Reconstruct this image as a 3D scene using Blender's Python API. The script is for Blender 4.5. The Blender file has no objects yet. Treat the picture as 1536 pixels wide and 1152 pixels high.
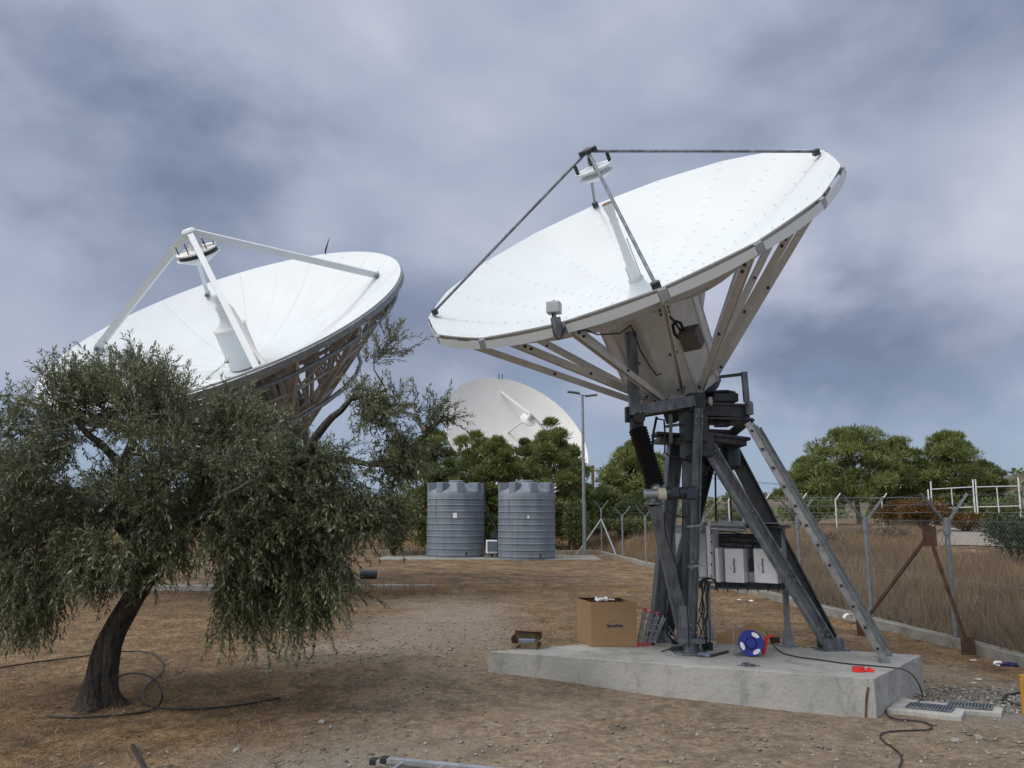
import bpy, math, random
import numpy as np
from mathutils import Vector as V, Matrix, noise as mnoise
random.seed(7); RNG = np.random.default_rng(7)
SC = bpy.context.scene
COL = SC.collection
TH = math.atan(194/1200); CT, ST = math.cos(TH), math.sin(TH); F = 1200.0; EYE = V((0, 0, 1.7))

# ------------------------------------------------------------------ camera
cam = bpy.data.cameras.new('camera'); co = bpy.data.objects.new('camera', cam); COL.objects.link(co)
cam.sensor_width = 36; cam.lens = 36*F/1536; cam.clip_start = 0.05; cam.clip_end = 3000
co.location = EYE; co.rotation_euler = (math.pi/2+TH, 0, 0); SC.camera = co

def ray(px, py):
    cx = (px-768)/F; cy = (576-py)/F
    return V((cx, CT-ST*cy, ST+CT*cy))
def W(px, py, Y):
    d = ray(px, py); return EYE+d*(Y/d.y)
def G(px, py, z=0.0):
    d = ray(px, py); return EYE+d*((z-1.7)/d.z)
def ss(t): t = max(0.0, min(1.0, t)); return t*t*(3-2*t)
def fence_x(y): return 5.57-.08*(y-10.6)
def terr(x, y):
    z = 0.0
    z += .15*ss((2.9-x)/3.2)*math.exp(-((y-9.2)/1.6)**2)*ss((x+4)/3)
    s = ss((x-fence_x(y)-.4)/2.0)
    z += s*.85*ss((y-16)/28)
    z += s*.05*mnoise.noise(V((x*.5, y*.5, 0)))
    z += .02*mnoise.noise(V((x*.9, y*.9, 3)))+.012*mnoise.noise(V((x*3, y*3, 5)))
    return z
def GT(px, py):
    z = 0
    for _ in range(12):
        p = G(px, py, z); z = terr(p.x, p.y)
    p = G(px, py, z); return p
def drop(p, dz=0): return V((p[0], p[1], terr(p[0], p[1])+dz))

# ------------------------------------------------------------------ materials
def mat(name, c, c2=None, rough=.6, metal=0.0, scale=6.0, bump=0.0, bscale=40.0, detail=6, spec=.5, streak=None, coat=0):
    m = bpy.data.materials.new(name); m.use_nodes = True
    nt = m.node_tree; b = nt.nodes['Principled BSDF']; L = nt.links.new
    b.inputs['Roughness'].default_value = rough; b.inputs['Metallic'].default_value = metal
    b.inputs['Specular IOR Level'].default_value = spec
    if coat: b.inputs['Coat Weight'].default_value = coat
    tc = nt.nodes.new('ShaderNodeTexCoord')
    vec = tc.outputs['Object']
    if streak:
        mp = nt.nodes.new('ShaderNodeMapping'); mp.inputs['Scale'].default_value = streak; L(vec, mp.inputs['Vector']); vec2 = mp.outputs['Vector']
    else: vec2 = vec
    if c2 is None: c2 = tuple(x*.82 for x in c)
    n = nt.nodes.new('ShaderNodeTexNoise'); n.inputs['Scale'].default_value = scale; n.inputs['Detail'].default_value = detail
    n.inputs['Roughness'].default_value = .62; L(vec2, n.inputs['Vector'])
    r = nt.nodes.new('ShaderNodeValToRGB'); r.color_ramp.elements[0].position = .36; r.color_ramp.elements[1].position = .66
    r.color_ramp.elements[0].color = (*c2, 1); r.color_ramp.elements[1].color = (*c, 1)
    L(n.outputs['Fac'], r.inputs['Fac']); L(r.outputs['Color'], b.inputs['Base Color'])
    if bump:
        n2 = nt.nodes.new('ShaderNodeTexNoise'); n2.inputs['Scale'].default_value = bscale; n2.inputs['Detail'].default_value = 8
        L(vec, n2.inputs['Vector'])
        bp = nt.nodes.new('ShaderNodeBump'); bp.inputs['Strength'].default_value = bump; bp.inputs['Distance'].default_value = .02
        L(n2.outputs['Fac'], bp.inputs['Height']); L(bp.outputs['Normal'], b.inputs['Normal'])
    return m
def leafmat(name, top, top2, under, scale=2.0, rough=.5, trf=.25):
    m = mat(name, top, top2, rough=rough, scale=scale, detail=4)
    nt = m.node_tree; b = nt.nodes['Principled BSDF']; L = nt.links.new
    ramp = [n for n in nt.nodes if n.type == 'VALTORGB'][0]
    g = nt.nodes.new('ShaderNodeNewGeometry')
    mx = nt.nodes.new('ShaderNodeMix'); mx.data_type = 'RGBA'
    # colour of each leaf differs a little
    rr = nt.nodes.new('ShaderNodeHueSaturation'); mr = nt.nodes.new('ShaderNodeMapRange')
    mr.inputs['To Min'].default_value = .6; mr.inputs['To Max'].default_value = 1.5
    L(g.outputs['Random Per Island'], mr.inputs['Value']); L(mr.outputs['Result'], rr.inputs['Value']); L(ramp.outputs['Color'], rr.inputs['Color'])
    mx.inputs['B'].default_value = (*under, 1)
    L(rr.outputs['Color'], mx.inputs['A']); L(g.outputs['Backfacing'], mx.inputs['Factor'])
    L(mx.outputs['Result'], b.inputs['Base Color'])
    tr = nt.nodes.new('ShaderNodeBsdfTranslucent'); ms = nt.nodes.new('ShaderNodeMixShader'); ms.inputs['Fac'].default_value = trf
    L(mx.outputs['Result'], tr.inputs['Color']); L(b.outputs['BSDF'], ms.inputs[1]); L(tr.outputs['BSDF'], ms.inputs[2])
    L(ms.outputs['Shader'], nt.nodes['Material Output'].inputs['Surface'])
    return m
def concmat():
    m = mat('concrete', (.405, .40, .38), (.30, .302, .292), rough=.88, scale=2.2, bump=.4, bscale=30, detail=9)
    nt = m.node_tree; b = nt.nodes['Principled BSDF']; L = nt.links.new
    src = b.inputs['Base Color'].links[0].from_socket; tc = [n for n in nt.nodes if n.type == 'TEX_COORD'][0]
    n = nt.nodes.new('ShaderNodeTexNoise'); n.inputs['Scale'].default_value = 5; n.inputs['Detail'].default_value = 10; n.inputs['Roughness'].default_value = .75; n.inputs['Distortion'].default_value = .6
    mp = nt.nodes.new('ShaderNodeMapping'); mp.inputs['Scale'].default_value = (1, 1, .55); L(tc.outputs['Object'], mp.inputs[0]); L(mp.outputs[0], n.inputs['Vector'])
    r = nt.nodes.new('ShaderNodeValToRGB'); r.color_ramp.elements[0].position = .30; r.color_ramp.elements[0].color = (.45, .46, .46, 1); r.color_ramp.elements[1].position = .5; r.color_ramp.elements[1].color = (1, 1, 1, 1); L(n.outputs['Fac'], r.inputs['Fac'])
    v = nt.nodes.new('ShaderNodeTexVoronoi'); v.inputs['Scale'].default_value = 22; L(tc.outputs['Object'], v.inputs['Vector'])
    r2 = nt.nodes.new('ShaderNodeValToRGB'); r2.color_ramp.elements[0].position = .05; r2.color_ramp.elements[0].color = (.6, .6, .58, 1); r2.color_ramp.elements[1].position = .14; r2.color_ramp.elements[1].color = (1, 1, 1, 1); L(v.outputs['Distance'], r2.inputs['Fac'])
    x = nt.nodes.new('ShaderNodeMix'); x.data_type = 'RGBA'; x.blend_type = 'MULTIPLY'; x.inputs['Factor'].default_value = .8; L(src, x.inputs['A']); L(r.outputs['Color'], x.inputs['B'])
    y = nt.nodes.new('ShaderNodeMix'); y.data_type = 'RGBA'; y.blend_type = 'MULTIPLY'; y.inputs['Factor'].default_value = .6; L(x.outputs['Result'], y.inputs['A']); L(r2.outputs['Color'], y.inputs['B'])
    L(y.outputs['Result'], b.inputs['Base Color'])
    return m
M = {}
M['white'] = mat('white_paint', (.61, .655, .685), (.575, .617, .645), rough=.5, scale=1.6, detail=8)
M['white_old'] = mat('white_aged', (.72, .715, .70), (.66, .65, .625), rough=.6, scale=.35)
M['beige'] = mat('cream_paint', (.76, .77, .755), (.64, .635, .61), rough=.6, scale=5, streak=(2, 2, .6))
M['rivet'] = mat('rivet_grey', (.46, .49, .52), rough=.5)
M['galv'] = mat('galvanised_dark', (.20, .225, .25), (.085, .10, .115), rough=.42, metal=.45, scale=7, bump=.15, streak=(2.5, 2.5, .8))
M['galv2'] = mat('galvanised_light', (.30, .33, .35), (.19, .215, .23), rough=.45, metal=.45, scale=12, bump=.1)
M['darksteel'] = mat('dark_steel', (.06, .066, .072), (.028, .032, .037), rough=.5, metal=.3, scale=10, bump=.15)
M['alu'] = mat('aluminium', (.48, .50, .52), (.30, .32, .335), rough=.36, metal=.6, scale=14)
M['blackrub'] = mat('black_rubber', (.016, .016, .018), (.010, .010, .011), rough=.55)
M['motor'] = mat('blue_grey_motor', (.035, .055, .075), (.02, .03, .045), rough=.45, scale=12)
M['cream'] = mat('cream_plastic', (.62, .60, .50), rough=.4)
M['conc'] = concmat()
M['conctop'] = M['conc']
M['kerbm'] = mat('old_concrete', (.30, .29, .26), (.19, .185, .165), rough=.9, scale=4, bump=.5, bscale=18)
M['card'] = mat('cardboard', (.31, .20, .105), (.265, .168, .086), rough=.8, scale=2, bump=.05)
M['carddark'] = mat('old_cardboard', (.21, .15, .085), (.10, .075, .045), rough=.85, scale=8)
M['blue'] = mat('blue_plastic', (.01, .03, .32), (.008, .022, .24), rough=.4)
M['paleblue'] = mat('pale_blue_wrap', (.20, .26, .36), (.12, .15, .2), rough=.4, scale=14)
M['red'] = mat('red_plastic', (.62, .02, .02), (.45, .012, .015), rough=.4)
M['redtape'] = mat('red_webbing', (.75, .03, .03), (.6, .02, .02), rough=.6)
M['rust'] = mat('rusty_steel', (.135, .068, .042), (.065, .038, .028), rough=.85, scale=8, bump=.3)
M['tank'] = mat('grey_plastic_tank', (.20, .235, .28), (.125, .155, .195), rough=.5, scale=1.6, streak=(1.5, 1.5, .35), detail=9)
M['panel'] = mat('white_cabinet', (.80, .82, .85), (.76, .78, .81), rough=.4, scale=3)
M['blurgrey'] = mat('grey_cabinet_side', (.36, .39, .42), (.27, .295, .32), rough=.45, scale=4)
M['ink'] = mat('navy_ink', (.02, .02, .10), rough=.6)
M['bark'] = mat('olive_bark', (.075, .066, .054), (.012, .011, .009), rough=.95, scale=9, bump=1.0, bscale=22, streak=(3.5, 3.5, .6))
M['pinebark'] = mat('pine_bark', (.16, .095, .065), (.07, .05, .04), rough=.95, scale=4)
M['olive'] = leafmat('olive_leaf', (.098, .120, .046), (.044, .058, .020), (.235, .255, .16), rough=.36, trf=.15)
M['pine'] = leafmat('pine_needles', (.215, .25, .070), (.070, .098, .030), (.16, .19, .06), scale=.7)
M['pine2'] = leafmat('dark_needles', (.15, .18, .06), (.06, .082, .03), (.12, .145, .055), scale=.8)
M['bush'] = leafmat('bush_leaf', (.055, .080, .026), (.022, .036, .014), (.06, .08, .04), scale=3)
M['rustbush'] = leafmat('rust_bush', (.17, .085, .022), (.085, .055, .018), (.13, .075, .025), scale=2)
M['straw'] = leafmat('straw', (.31, .215, .115), (.15, .095, .045), (.27, .185, .10), scale=1.2, rough=.8)
M['deadgrass'] = leafmat('dead_grass', (.33, .245, .145), (.115, .088, .072), (.26, .20, .14), scale=.45, rough=.9)
M['stone'] = mat('pale_stone', (.36, .34, .30), (.17, .155, .135), rough=.95, scale=7, bump=.4)
M['darkstone'] = mat('dark_gravel', (.20, .20, .19), (.085, .085, .08), rough=.95, scale=9, bump=.4)
M['black'] = mat('black_paint', (.02, .02, .022), rough=.5)
M['yellow'] = mat('yellow_paint', (.50, .27, .03), rough=.5)
M['radome'] = mat('brown_feed_window', (.35, .20, .13), rough=.6)
M['brownbox'] = mat('grey_brown_box', (.13, .12, .105), (.10, .092, .082), rough=.6)
M['redmast'] = mat('red_mast_paint', (.55, .07, .03), rough=.6)
M['glass'] = mat('grey_glass', (.12, .16, .19), rough=.25)

# ------------------------------------------------------------------ mesh builder
class MB:
    def __init__(s): s.v = []; s.f = []; s.m = []; s.s = []
    def add(s, vs, fs, smooth=False, mi=0):
        o = len(s.v); s.v += [tuple(v) for v in vs]
        for f in fs: s.f.append(tuple(i+o for i in f)); s.m.append(mi); s.s.append(smooth)
        return s
    def box(s, c, size, ax=None, mi=0):
        c = V(c); ax = ax or (V((1, 0, 0)), V((0, 1, 0)), V((0, 0, 1)))
        vs = []
        for k in (-1, 1):
            for j in (-1, 1):
                for i in (-1, 1): vs.append(c+ax[0]*(i*size[0]/2)+ax[1]*(j*size[1]/2)+ax[2]*(k*size[2]/2))
        return s.add(vs, [(0, 2, 3, 1), (4, 5, 7, 6), (0, 1, 5, 4), (2, 6, 7, 3), (0, 4, 6, 2), (1, 3, 7, 5)], mi=mi)
    def frame(s, a, b, up):
        z = (V(b)-V(a)).normalized(); up = V(up)
        if abs(z.dot(up.normalized())) > .98: up = V((0, 1, 0)) if abs(z.y) < .9 else V((1, 0, 0))
        x = up.cross(z).normalized(); y = z.cross(x); return x, y, z
    def sect(s, a, b, poly, up=(0, 0, 1), mi=0, scale2=1.0):
        a, b = V(a), V(b); x, y, z = s.frame(a, b, up); n = len(poly)
        vs = [a+x*p[0]+y*p[1] for p in poly]+[b+x*p[0]*scale2+y*p[1]*scale2 for p in poly]
        fs = [(i, (i+1) % n, n+(i+1) % n, n+i) for i in range(n)]+[tuple(range(n))[::-1], tuple(range(n, 2*n))]
        return s.add(vs, fs, mi=mi)
    def beam(s, a, b, w, h=None, kind='box', up=(0, 0, 1), t=.012, mi=0, scale2=1.0):
        h = h or w; p, q = w/2, h/2
        if kind == 'box': poly = [(-p, -q), (p, -q), (p, q), (-p, q)]
        elif kind == 'I': poly = [(-p, -q), (p, -q), (p, -q+t), (t/2, -q+t), (t/2, q-t), (p, q-t), (p, q), (-p, q), (-p, q-t), (-t/2, q-t), (-t/2, -q+t), (-p, -q+t)]
        elif kind == 'C': poly = [(-p, -q), (p, -q), (p, -q+t), (-p+t, -q+t), (-p+t, q-t), (p, q-t), (p, q), (-p, q)]
        elif kind == 'L': poly = [(-p, -q), (p, -q), (p, -q+t), (-p+t, -q+t), (-p+t, q), (-p, q)]
        return s.sect(a, b, poly, up, mi, scale2)
    def tube(s, pts, r, n=8, mi=0, smooth=True):
        pts = [V(p) for p in pts]; m = len(pts)
        rs = r if isinstance(r, (list, tuple)) else [r]*m
        vs = []; x = None
        for i, p in enumerate(pts):
            t = (pts[min(i+1, m-1)]-pts[max(i-1, 0)])
            if t.length < 1e-9: t = V((0, 0, 1))
            t.normalize()
            if x is None: x = t.orthogonal().normalized()
            else:
                x = x-t*x.dot(t)
                x = x.normalized() if x.length > 1e-6 else t.orthogonal().normalized()
            y = t.cross(x)
            for k in range(n):
                a = 2*math.pi*k/n; vs.append(p+(x*math.cos(a)+y*math.sin(a))*rs[i])
        fs = []
        for i in range(m-1):
            for k in range(n):
                k2 = (k+1) % n; fs.append((i*n+k, i*n+k2, (i+1)*n+k2, (i+1)*n+k))
        s.add(vs, fs, smooth, mi)
        o = len(s.v)-len(vs)
        s.f += [tuple(o+k for k in range(n))[::-1], tuple(o+(m-1)*n+k for k in range(n))]; s.m += [mi, mi]; s.s += [False, False]
        return s
    def lathe(s, o, ax, prof, n=24, u=None, mi=0, smooth=True, cap=True):
        o = V(o); ax = V(ax).normalized(); x = V(u) if u else ax.orthogonal().normalized(); y = ax.cross(x)
        vs = []
        for r, z in prof:
            for k in range(n):
                a = 2*math.pi*k/n; vs.append(o+ax*z+(x*math.cos(a)+y*math.sin(a))*r)
        fs = []
        for i in range(len(prof)-1):
            for k in range(n):
                k2 = (k+1) % n; fs.append((i*n+k, i*n+k2, (i+1)*n+k2, (i+1)*n+k))
        s.add(vs, fs, smooth, mi)
        if cap:
            ob = len(s.v)-len(vs); m = len(prof)
            s.f += [tuple(ob+k for k in range(n))[::-1], tuple(ob+(m-1)*n+k for k in range(n))]; s.m += [mi, mi]; s.s += [False, False]
        return s
    def prism(s, poly, ext, mi=0):
        poly = [V(p) for p in poly]; ext = V(ext); n = len(poly)
        return s.add(poly+[p+ext for p in poly], [tuple(range(n))[::-1], tuple(range(n, 2*n))]+[(i, (i+1) % n, n+(i+1) % n, n+i) for i in range(n)], mi=mi)
    def build(s, name, mats, parent=None, bevel=0, loc=None):
        me = bpy.data.meshes.new(name)
        o = bpy.data.objects.new(name, me); COL.objects.link(o)
        off = V((0, 0, 0))
        if parent is not None:
            p = parent
            while p is not None: off = off+p.location; p = p.parent
            o.parent = parent
        if loc is not None: o.location = V(loc)-off; off = V(loc)
        me.from_pydata([(v[0]-off.x, v[1]-off.y, v[2]-off.z) for v in s.v], [], s.f)
        mats = mats if isinstance(mats, (list, tuple)) else [mats]
        for mm in mats: me.materials.append(mm)
        me.polygons.foreach_set('material_index', s.m); me.polygons.foreach_set('use_smooth', s.s)
        me.update()
        if any(s.s):
            try: me.set_sharp_from_angle(angle=math.radians(40))
            except Exception: pass
        if bevel:
            md = o.modifiers.new('bevel', 'BEVEL'); md.width = bevel; md.segments = 2; md.limit_method = 'ANGLE'; md.angle_limit = math.radians(40)
        return o
def tag(o, label=None, cat=None, group=None, kind=None):
    if label: o['label'] = label
    if cat: o['category'] = cat
    if group: o['group'] = group
    if kind: o['kind'] = kind
    return o
def root(name, loc, label, cat, group=None, kind=None):
    o = bpy.data.objects.new(name, None); COL.objects.link(o); o.location = V(loc); o.empty_display_size = .1
    return tag(o, label, cat, group, kind)
def copy_tree(o, parent=None):
    c = o.copy(); COL.objects.link(c); c.parent = parent
    for ch in [x for x in bpy.data.objects if x.parent == o]: copy_tree(ch, c)
    return c
def np_mesh(name, verts, quads, mats, parent=None, smooth=False, mi=None, loc=(0, 0, 0)):
    """verts (N,3) numpy world coordinates, quads (M,k)"""
    me = bpy.data.meshes.new(name); verts = np.asarray(verts, dtype=np.float32)-np.array(loc, dtype=np.float32)
    k = quads.shape[1]; M_ = len(quads)
    me.vertices.add(len(verts)); me.vertices.foreach_set('co', verts.ravel())
    me.loops.add(M_*k); me.loops.foreach_set('vertex_index', quads.astype(np.int32).ravel())
    me.polygons.add(M_); me.polygons.foreach_set('loop_start', np.arange(0, M_*k, k, dtype=np.int32))
    mats = mats if isinstance(mats, (list, tuple)) else [mats]
    for m in mats: me.materials.append(m)
    if mi is not None: me.polygons.foreach_set('material_index', mi.astype(np.int32))
    if smooth: me.polygons.foreach_set('use_smooth', np.ones(M_, dtype=bool))
    me.update(calc_edges=True); me.validate()
    o = bpy.data.objects.new(name, me); COL.objects.link(o)
    if parent is not None: o.parent = parent
    else: o.location = V(loc)
    return o
def text_mesh(txt, size, origin, xa, ya, name, m, parent, thick=.0008, bold=.0):
    cu = bpy.data.curves.new('lettering', 'FONT'); cu.body = txt; cu.size = size; cu.extrude = thick; cu.offset = bold; cu.align_x = 'CENTER'; cu.align_y = 'CENTER'
    to = bpy.data.objects.new('lettering', cu); COL.objects.link(to)
    bpy.context.view_layer.update()
    me = bpy.data.meshes.new_from_object(to.evaluated_get(bpy.context.evaluated_depsgraph_get()))
    bpy.data.objects.remove(to)
    za = xa.cross(ya); mb = MB()
    mb.add([origin+xa*v.co.x+ya*v.co.y+za*v.co.z for v in me.vertices], [tuple(p.vertices) for p in me.polygons])
    return mb
def logo(origin, xa, ya, size, parent, name='logo'):
    za = xa.cross(ya).normalized()
    mb = text_mesh('SpacePath', size, origin, xa, ya, name, None, parent, bold=size*.02)
    w = size*2.4
    # swoosh arc above the lettering
    pts = []
    for i in range(15):
        t = i/14; a = math.radians(200-t*150)
        pts.append((origin+xa*(-w*.1+math.cos(a)*w*.5)+ya*(size*.1+math.sin(a)*size*1.1)+za*.001, size*.05*(math.sin(math.pi*t)+.2)))
    for i in range(14):
        (a, ra), (b, rb) = pts[i], pts[i+1]
        mb.add([a-ya*ra, b-ya*rb, b+ya*rb, a+ya*ra], [(0, 1, 2, 3)])
    return mb.build(name, M['ink'], parent)

# ------------------------------------------------------------------ ground
def zones(x, y):
    """straw, gravel grey, pinkish earth"""
    n = mnoise.noise(V((x*.45, y*.45, 9)))*.5+mnoise.noise(V((x*1.3, y*1.3, 4)))*.28
    st = 0
    d = math.hypot((x+4.2)/3.9, (y-7.0)/2.5); st = max(st, ss((1.15-d)*1.6+n))
    st = max(st, ss((y-14.5)/5+n*1.2)*.95)
    st = max(st, .85*ss((-1.6-x)/1.4+n*1.2)*ss((y-5.5)/1.5))
    if x > fence_x(y)-.9: st = max(st, ss((x-fence_x(y)+.9)/.6+n*.5))
    st = max(st, .8*ss((x+.5)/1)*ss((y-9.3)/1.2+n*1.4)*(1-ss((x-fence_x(y))/1)))
    gr = ss(1-abs(x+1.2)/1.5+n)*ss((7.0-y)/1.5)*.9
    gr = max(gr, ss(1.2-math.hypot(x-4.5, (y-7.3)*1.3)/1.0+n))
    pk = .55*ss((y-9)/2)*ss((17-y)/4)*ss((1.0-x)/1.5+n)*ss((x+3.5)/1.5)
    return st, gr, pk
def ground():
    def axis(a, b, near, n):
        t = np.linspace(-1, 1, n); s = np.sinh(t*5.2)/np.sinh(5.2); return s
    ny = 330; nx = 330
    ty = np.linspace(0, 1, ny); ys = -12+14+ (np.sinh(ty*5.5)/np.sinh(5.5))*900
    ys = np.concatenate([np.linspace(-30, 1.9, 12), ys])
    tx = np.linspace(-1, 1, nx); xs = np.sinh(tx*5.3)/np.sinh(5.3)*800+.5
    vs = np.zeros((len(ys), nx, 3), dtype=np.float32); colr = np.zeros((len(ys), nx, 4), dtype=np.float32)
    for j, y in enumerate(ys):
        for i, x in enumerate(xs):
            vs[j, i] = (x, y, terr(x, y) if abs(x) < 120 and y < 200 else (.85 if x > 10 else 0)); z = zones(x, y); colr[j, i] = (*z, 1)
    idx = np.arange(len(ys)*nx).reshape(len(ys), nx)
    q = np.stack([idx[:-1, :-1], idx[:-1, 1:], idx[1:, 1:], idx[1:, :-1]], -1).reshape(-1, 4)
    m = bpy.data.materials.new('ground'); m.use_nodes = True; nt = m.node_tree; L = nt.links.new; b = nt.nodes['Principled BSDF']
    b.inputs['Roughness'].default_value = .95; b.inputs['Specular IOR Level'].default_value = .15
    tc = nt.nodes.new('ShaderNodeTexCoord'); at = nt.nodes.new('ShaderNodeVertexColor'); at.layer_name = 'zone'
    sp = nt.nodes.new('ShaderNodeSeparateColor'); L(at.outputs['Color'], sp.inputs['Color'])
    def noise(sc, det=8, rough=.6):
        n = nt.nodes.new('ShaderNodeTexNoise'); n.inputs['Scale'].default_value = sc; n.inputs['Detail'].default_value = det; n.inputs['Roughness'].default_value = rough
        L(tc.outputs['Object'], n.inputs['Vector']); return n
    def ramp(src, stops):
        r = nt.nodes.new('ShaderNodeValToRGB'); e = r.color_ramp.elements
        e[0].position = stops[0][0]; e[0].color = (*stops[0][1], 1); e[1].position = stops[-1][0]; e[1].color = (*stops[-1][1], 1)
        for p, c in stops[1:-1]:
            k = e.new(p); k.color = (*c, 1)
        L(src, r.inputs['Fac']); return r
    def mix(a, b_, f, bt='MIX'):
        x = nt.nodes.new('ShaderNodeMix'); x.data_type = 'RGBA'; x.blend_type = bt
        for s_, k in ((a, 'A'), (b_, 'B')):
            if isinstance(s_, tuple): x.inputs[k].default_value = (*s_, 1)
            else: L(s_, x.inputs[k])
        if isinstance(f, float): x.inputs['Factor'].default_value = f
        else: L(f, x.inputs['Factor'])
        return x.outputs['Result']
    n1 = noise(1.1); n2 = noise(14); n3 = noise(60, 6, .7); n4 = noise(.25, 5)
    dirt = ramp(n2.outputs['Fac'], [(.3, (.13, .098, .066)), (.5, (.225, .175, .122)), (.72, (.35, .285, .21))]).outputs['Color']
    dirt = mix(dirt, (.25, .205, .165), ramp(n1.outputs['Fac'], [(.45, (0, 0, 0)), (.7, (.6, .6, .6))]).outputs['Color'])
    pink = ramp(n2.outputs['Fac'], [(.3, (.17, .137, .116)), (.7, (.31, .262, .23))]).outputs['Color']
    grav = ramp(n3.outputs['Fac'], [(.3, (.10, .094, .08)), (.5, (.21, .195, .17)), (.7, (.38, .355, .32))]).outputs['Color']
    straw = ramp(n2.outputs['Fac'], [(.3, (.12, .074, .040)), (.5, (.23, .150, .082)), (.72, (.35, .25, .145))]).outputs['Color']
    straw = mix(straw, (.085, .058, .038), ramp(n1.outputs['Fac'], [(.42, (.75, .75, .75)), (.6, (0, 0, 0))]).outputs['Color'])
    n5 = noise(3.2, 9, .7)
    straw = mix(straw, (.06, .042, .028), ramp(n5.outputs['Fac'], [(.38, (.85, .85, .85)), (.5, (0, 0, 0))]).outputs['Color'])
    straw = mix(straw, (.34, .25, .145), ramp(n5.outputs['Fac'], [(.55, (0, 0, 0)), (.68, (.7, .7, .7))]).outputs['Color'])
    dirt = mix(dirt, (.12, .095, .072), ramp(n5.outputs['Fac'], [(.40, (.6, .6, .6)), (.52, (0, 0, 0))]).outputs['Color'])
    c = mix(dirt, pink, sp.outputs['Blue']); c = mix(c, straw, sp.outputs['Red']); c = mix(c, grav, sp.outputs['Green'])
    n6 = noise(95, 5, .75)
    c = mix(c, ramp(n6.outputs['Fac'], [(.33, (.52, .51, .50)), (.5, (1, 1, 1)), (.68, (1.55, 1.55, 1.55))]).outputs['Color'], .85, 'MULTIPLY')
    # small pale and dark chips of stone
    vo = nt.nodes.new('ShaderNodeTexVoronoi'); vo.inputs['Scale'].default_value = 38; L(tc.outputs['Object'], vo.inputs['Vector'])
    sc_ = nt.nodes.new('ShaderNodeSeparateColor'); L(vo.outputs['Color'], sc_.inputs['Color'])
    mt = nt.nodes.new('ShaderNodeMath'); mt.operation = 'LESS_THAN'; L(vo.outputs['Distance'], mt.inputs[0]); mt.inputs[1].default_value = .33
    mt2 = nt.nodes.new('ShaderNodeMath'); mt2.operation = 'GREATER_THAN'; L(sc_.outputs['Red'], mt2.inputs[0]); mt2.inputs[1].default_value = .80
    mt3 = nt.nodes.new('ShaderNodeMath'); mt3.operation = 'MULTIPLY'; L(mt.outputs[0], mt3.inputs[0]); L(mt2.outputs[0], mt3.inputs[1])
    c = mix(c, ramp(sc_.outputs['Green'], [(0, (.12, .11, .10)), (1, (.36, .34, .30))]).outputs['Color'], mt3.outputs[0])
    c = mix(c, ramp(n4.outputs['Fac'], [(.3, (.78, .78, .78)), (.7, (1.08, 1.08, 1.08))]).outputs['Color'], 1.0, 'MULTIPLY')
    L(c, b.inputs['Base Color'])
    bp = nt.nodes.new('ShaderNodeBump'); bp.inputs['Strength'].default_value = .5; bp.inputs['Distance'].default_value = .012
    ad = nt.nodes.new('ShaderNodeMath'); ad.operation = 'ADD'; L(n2.outputs['Fac'], ad.inputs[0]); L(n3.outputs['Fac'], ad.inputs[1])
    L(ad.outputs[0], bp.inputs['Height']); L(bp.outputs['Normal'], b.inputs['Normal'])
    o = np_mesh('ground', vs.reshape(-1, 3), q, m, smooth=True); o['kind'] = 'structure'
    ca = o.data.color_attributes.new('zone', 'FLOAT_COLOR', 'POINT'); ca.data.foreach_set('color', colr.reshape(-1))
    return m
GROUND_MAT = ground()

def hills():
    m = mat('hill_scrub', (.17, .125, .09), (.040, .048, .026), rough=1, scale=.11, detail=10)
    na, nr = 260, 40; vs = []
    for j in range(nr):
        r = 95+(j/(nr-1))**1.5*420
        for i in range(na):
            a = math.radians(-62+124*i/(na-1)); x = r*math.sin(a); y = r*math.cos(a)
            t = math.tan(a)
            amp = 7.5+8*ss((t-.45)/.25)+3*mnoise.noise(V((t*3, 0, 1)))
            z = -2+amp*ss((r-95)/170)*(r/260)**.6+2.4*mnoise.noise(V((x*.018, y*.018, 2)))*ss((r-95)/60)+.8*mnoise.noise(V((x*.08, y*.08, 2)))
            vs.append((x, y, z))
    idx = np.arange(na*nr).reshape(nr, na)
    q = np.stack([idx[:-1, :-1], idx[1:, :-1], idx[1:, 1:], idx[:-1, 1:]], -1).reshape(-1, 4)[:, ::-1]
    np_mesh('hills', np.array(vs), q, m, smooth=True)['kind'] = 'structure'
hills()

# ------------------------------------------------------------------ leaves and trees
def leaves_quads(pos, direc, side, length, width):
    """rhombic leaves, arrays (n,3)"""
    n = len(pos); l = length[:, None]; w = width[:, None]
    v = np.empty((n, 4, 3)); v[:, 0] = pos; v[:, 1] = pos+direc*l*.45+side*w*.5; v[:, 2] = pos+direc*l; v[:, 3] = pos+direc*l*.45-side*w*.5
    return v.reshape(-1, 3), np.arange(n*4).reshape(n, 4)
def norm(a): return a/np.maximum(np.linalg.norm(a, axis=-1, keepdims=True), 1e-9)

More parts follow.
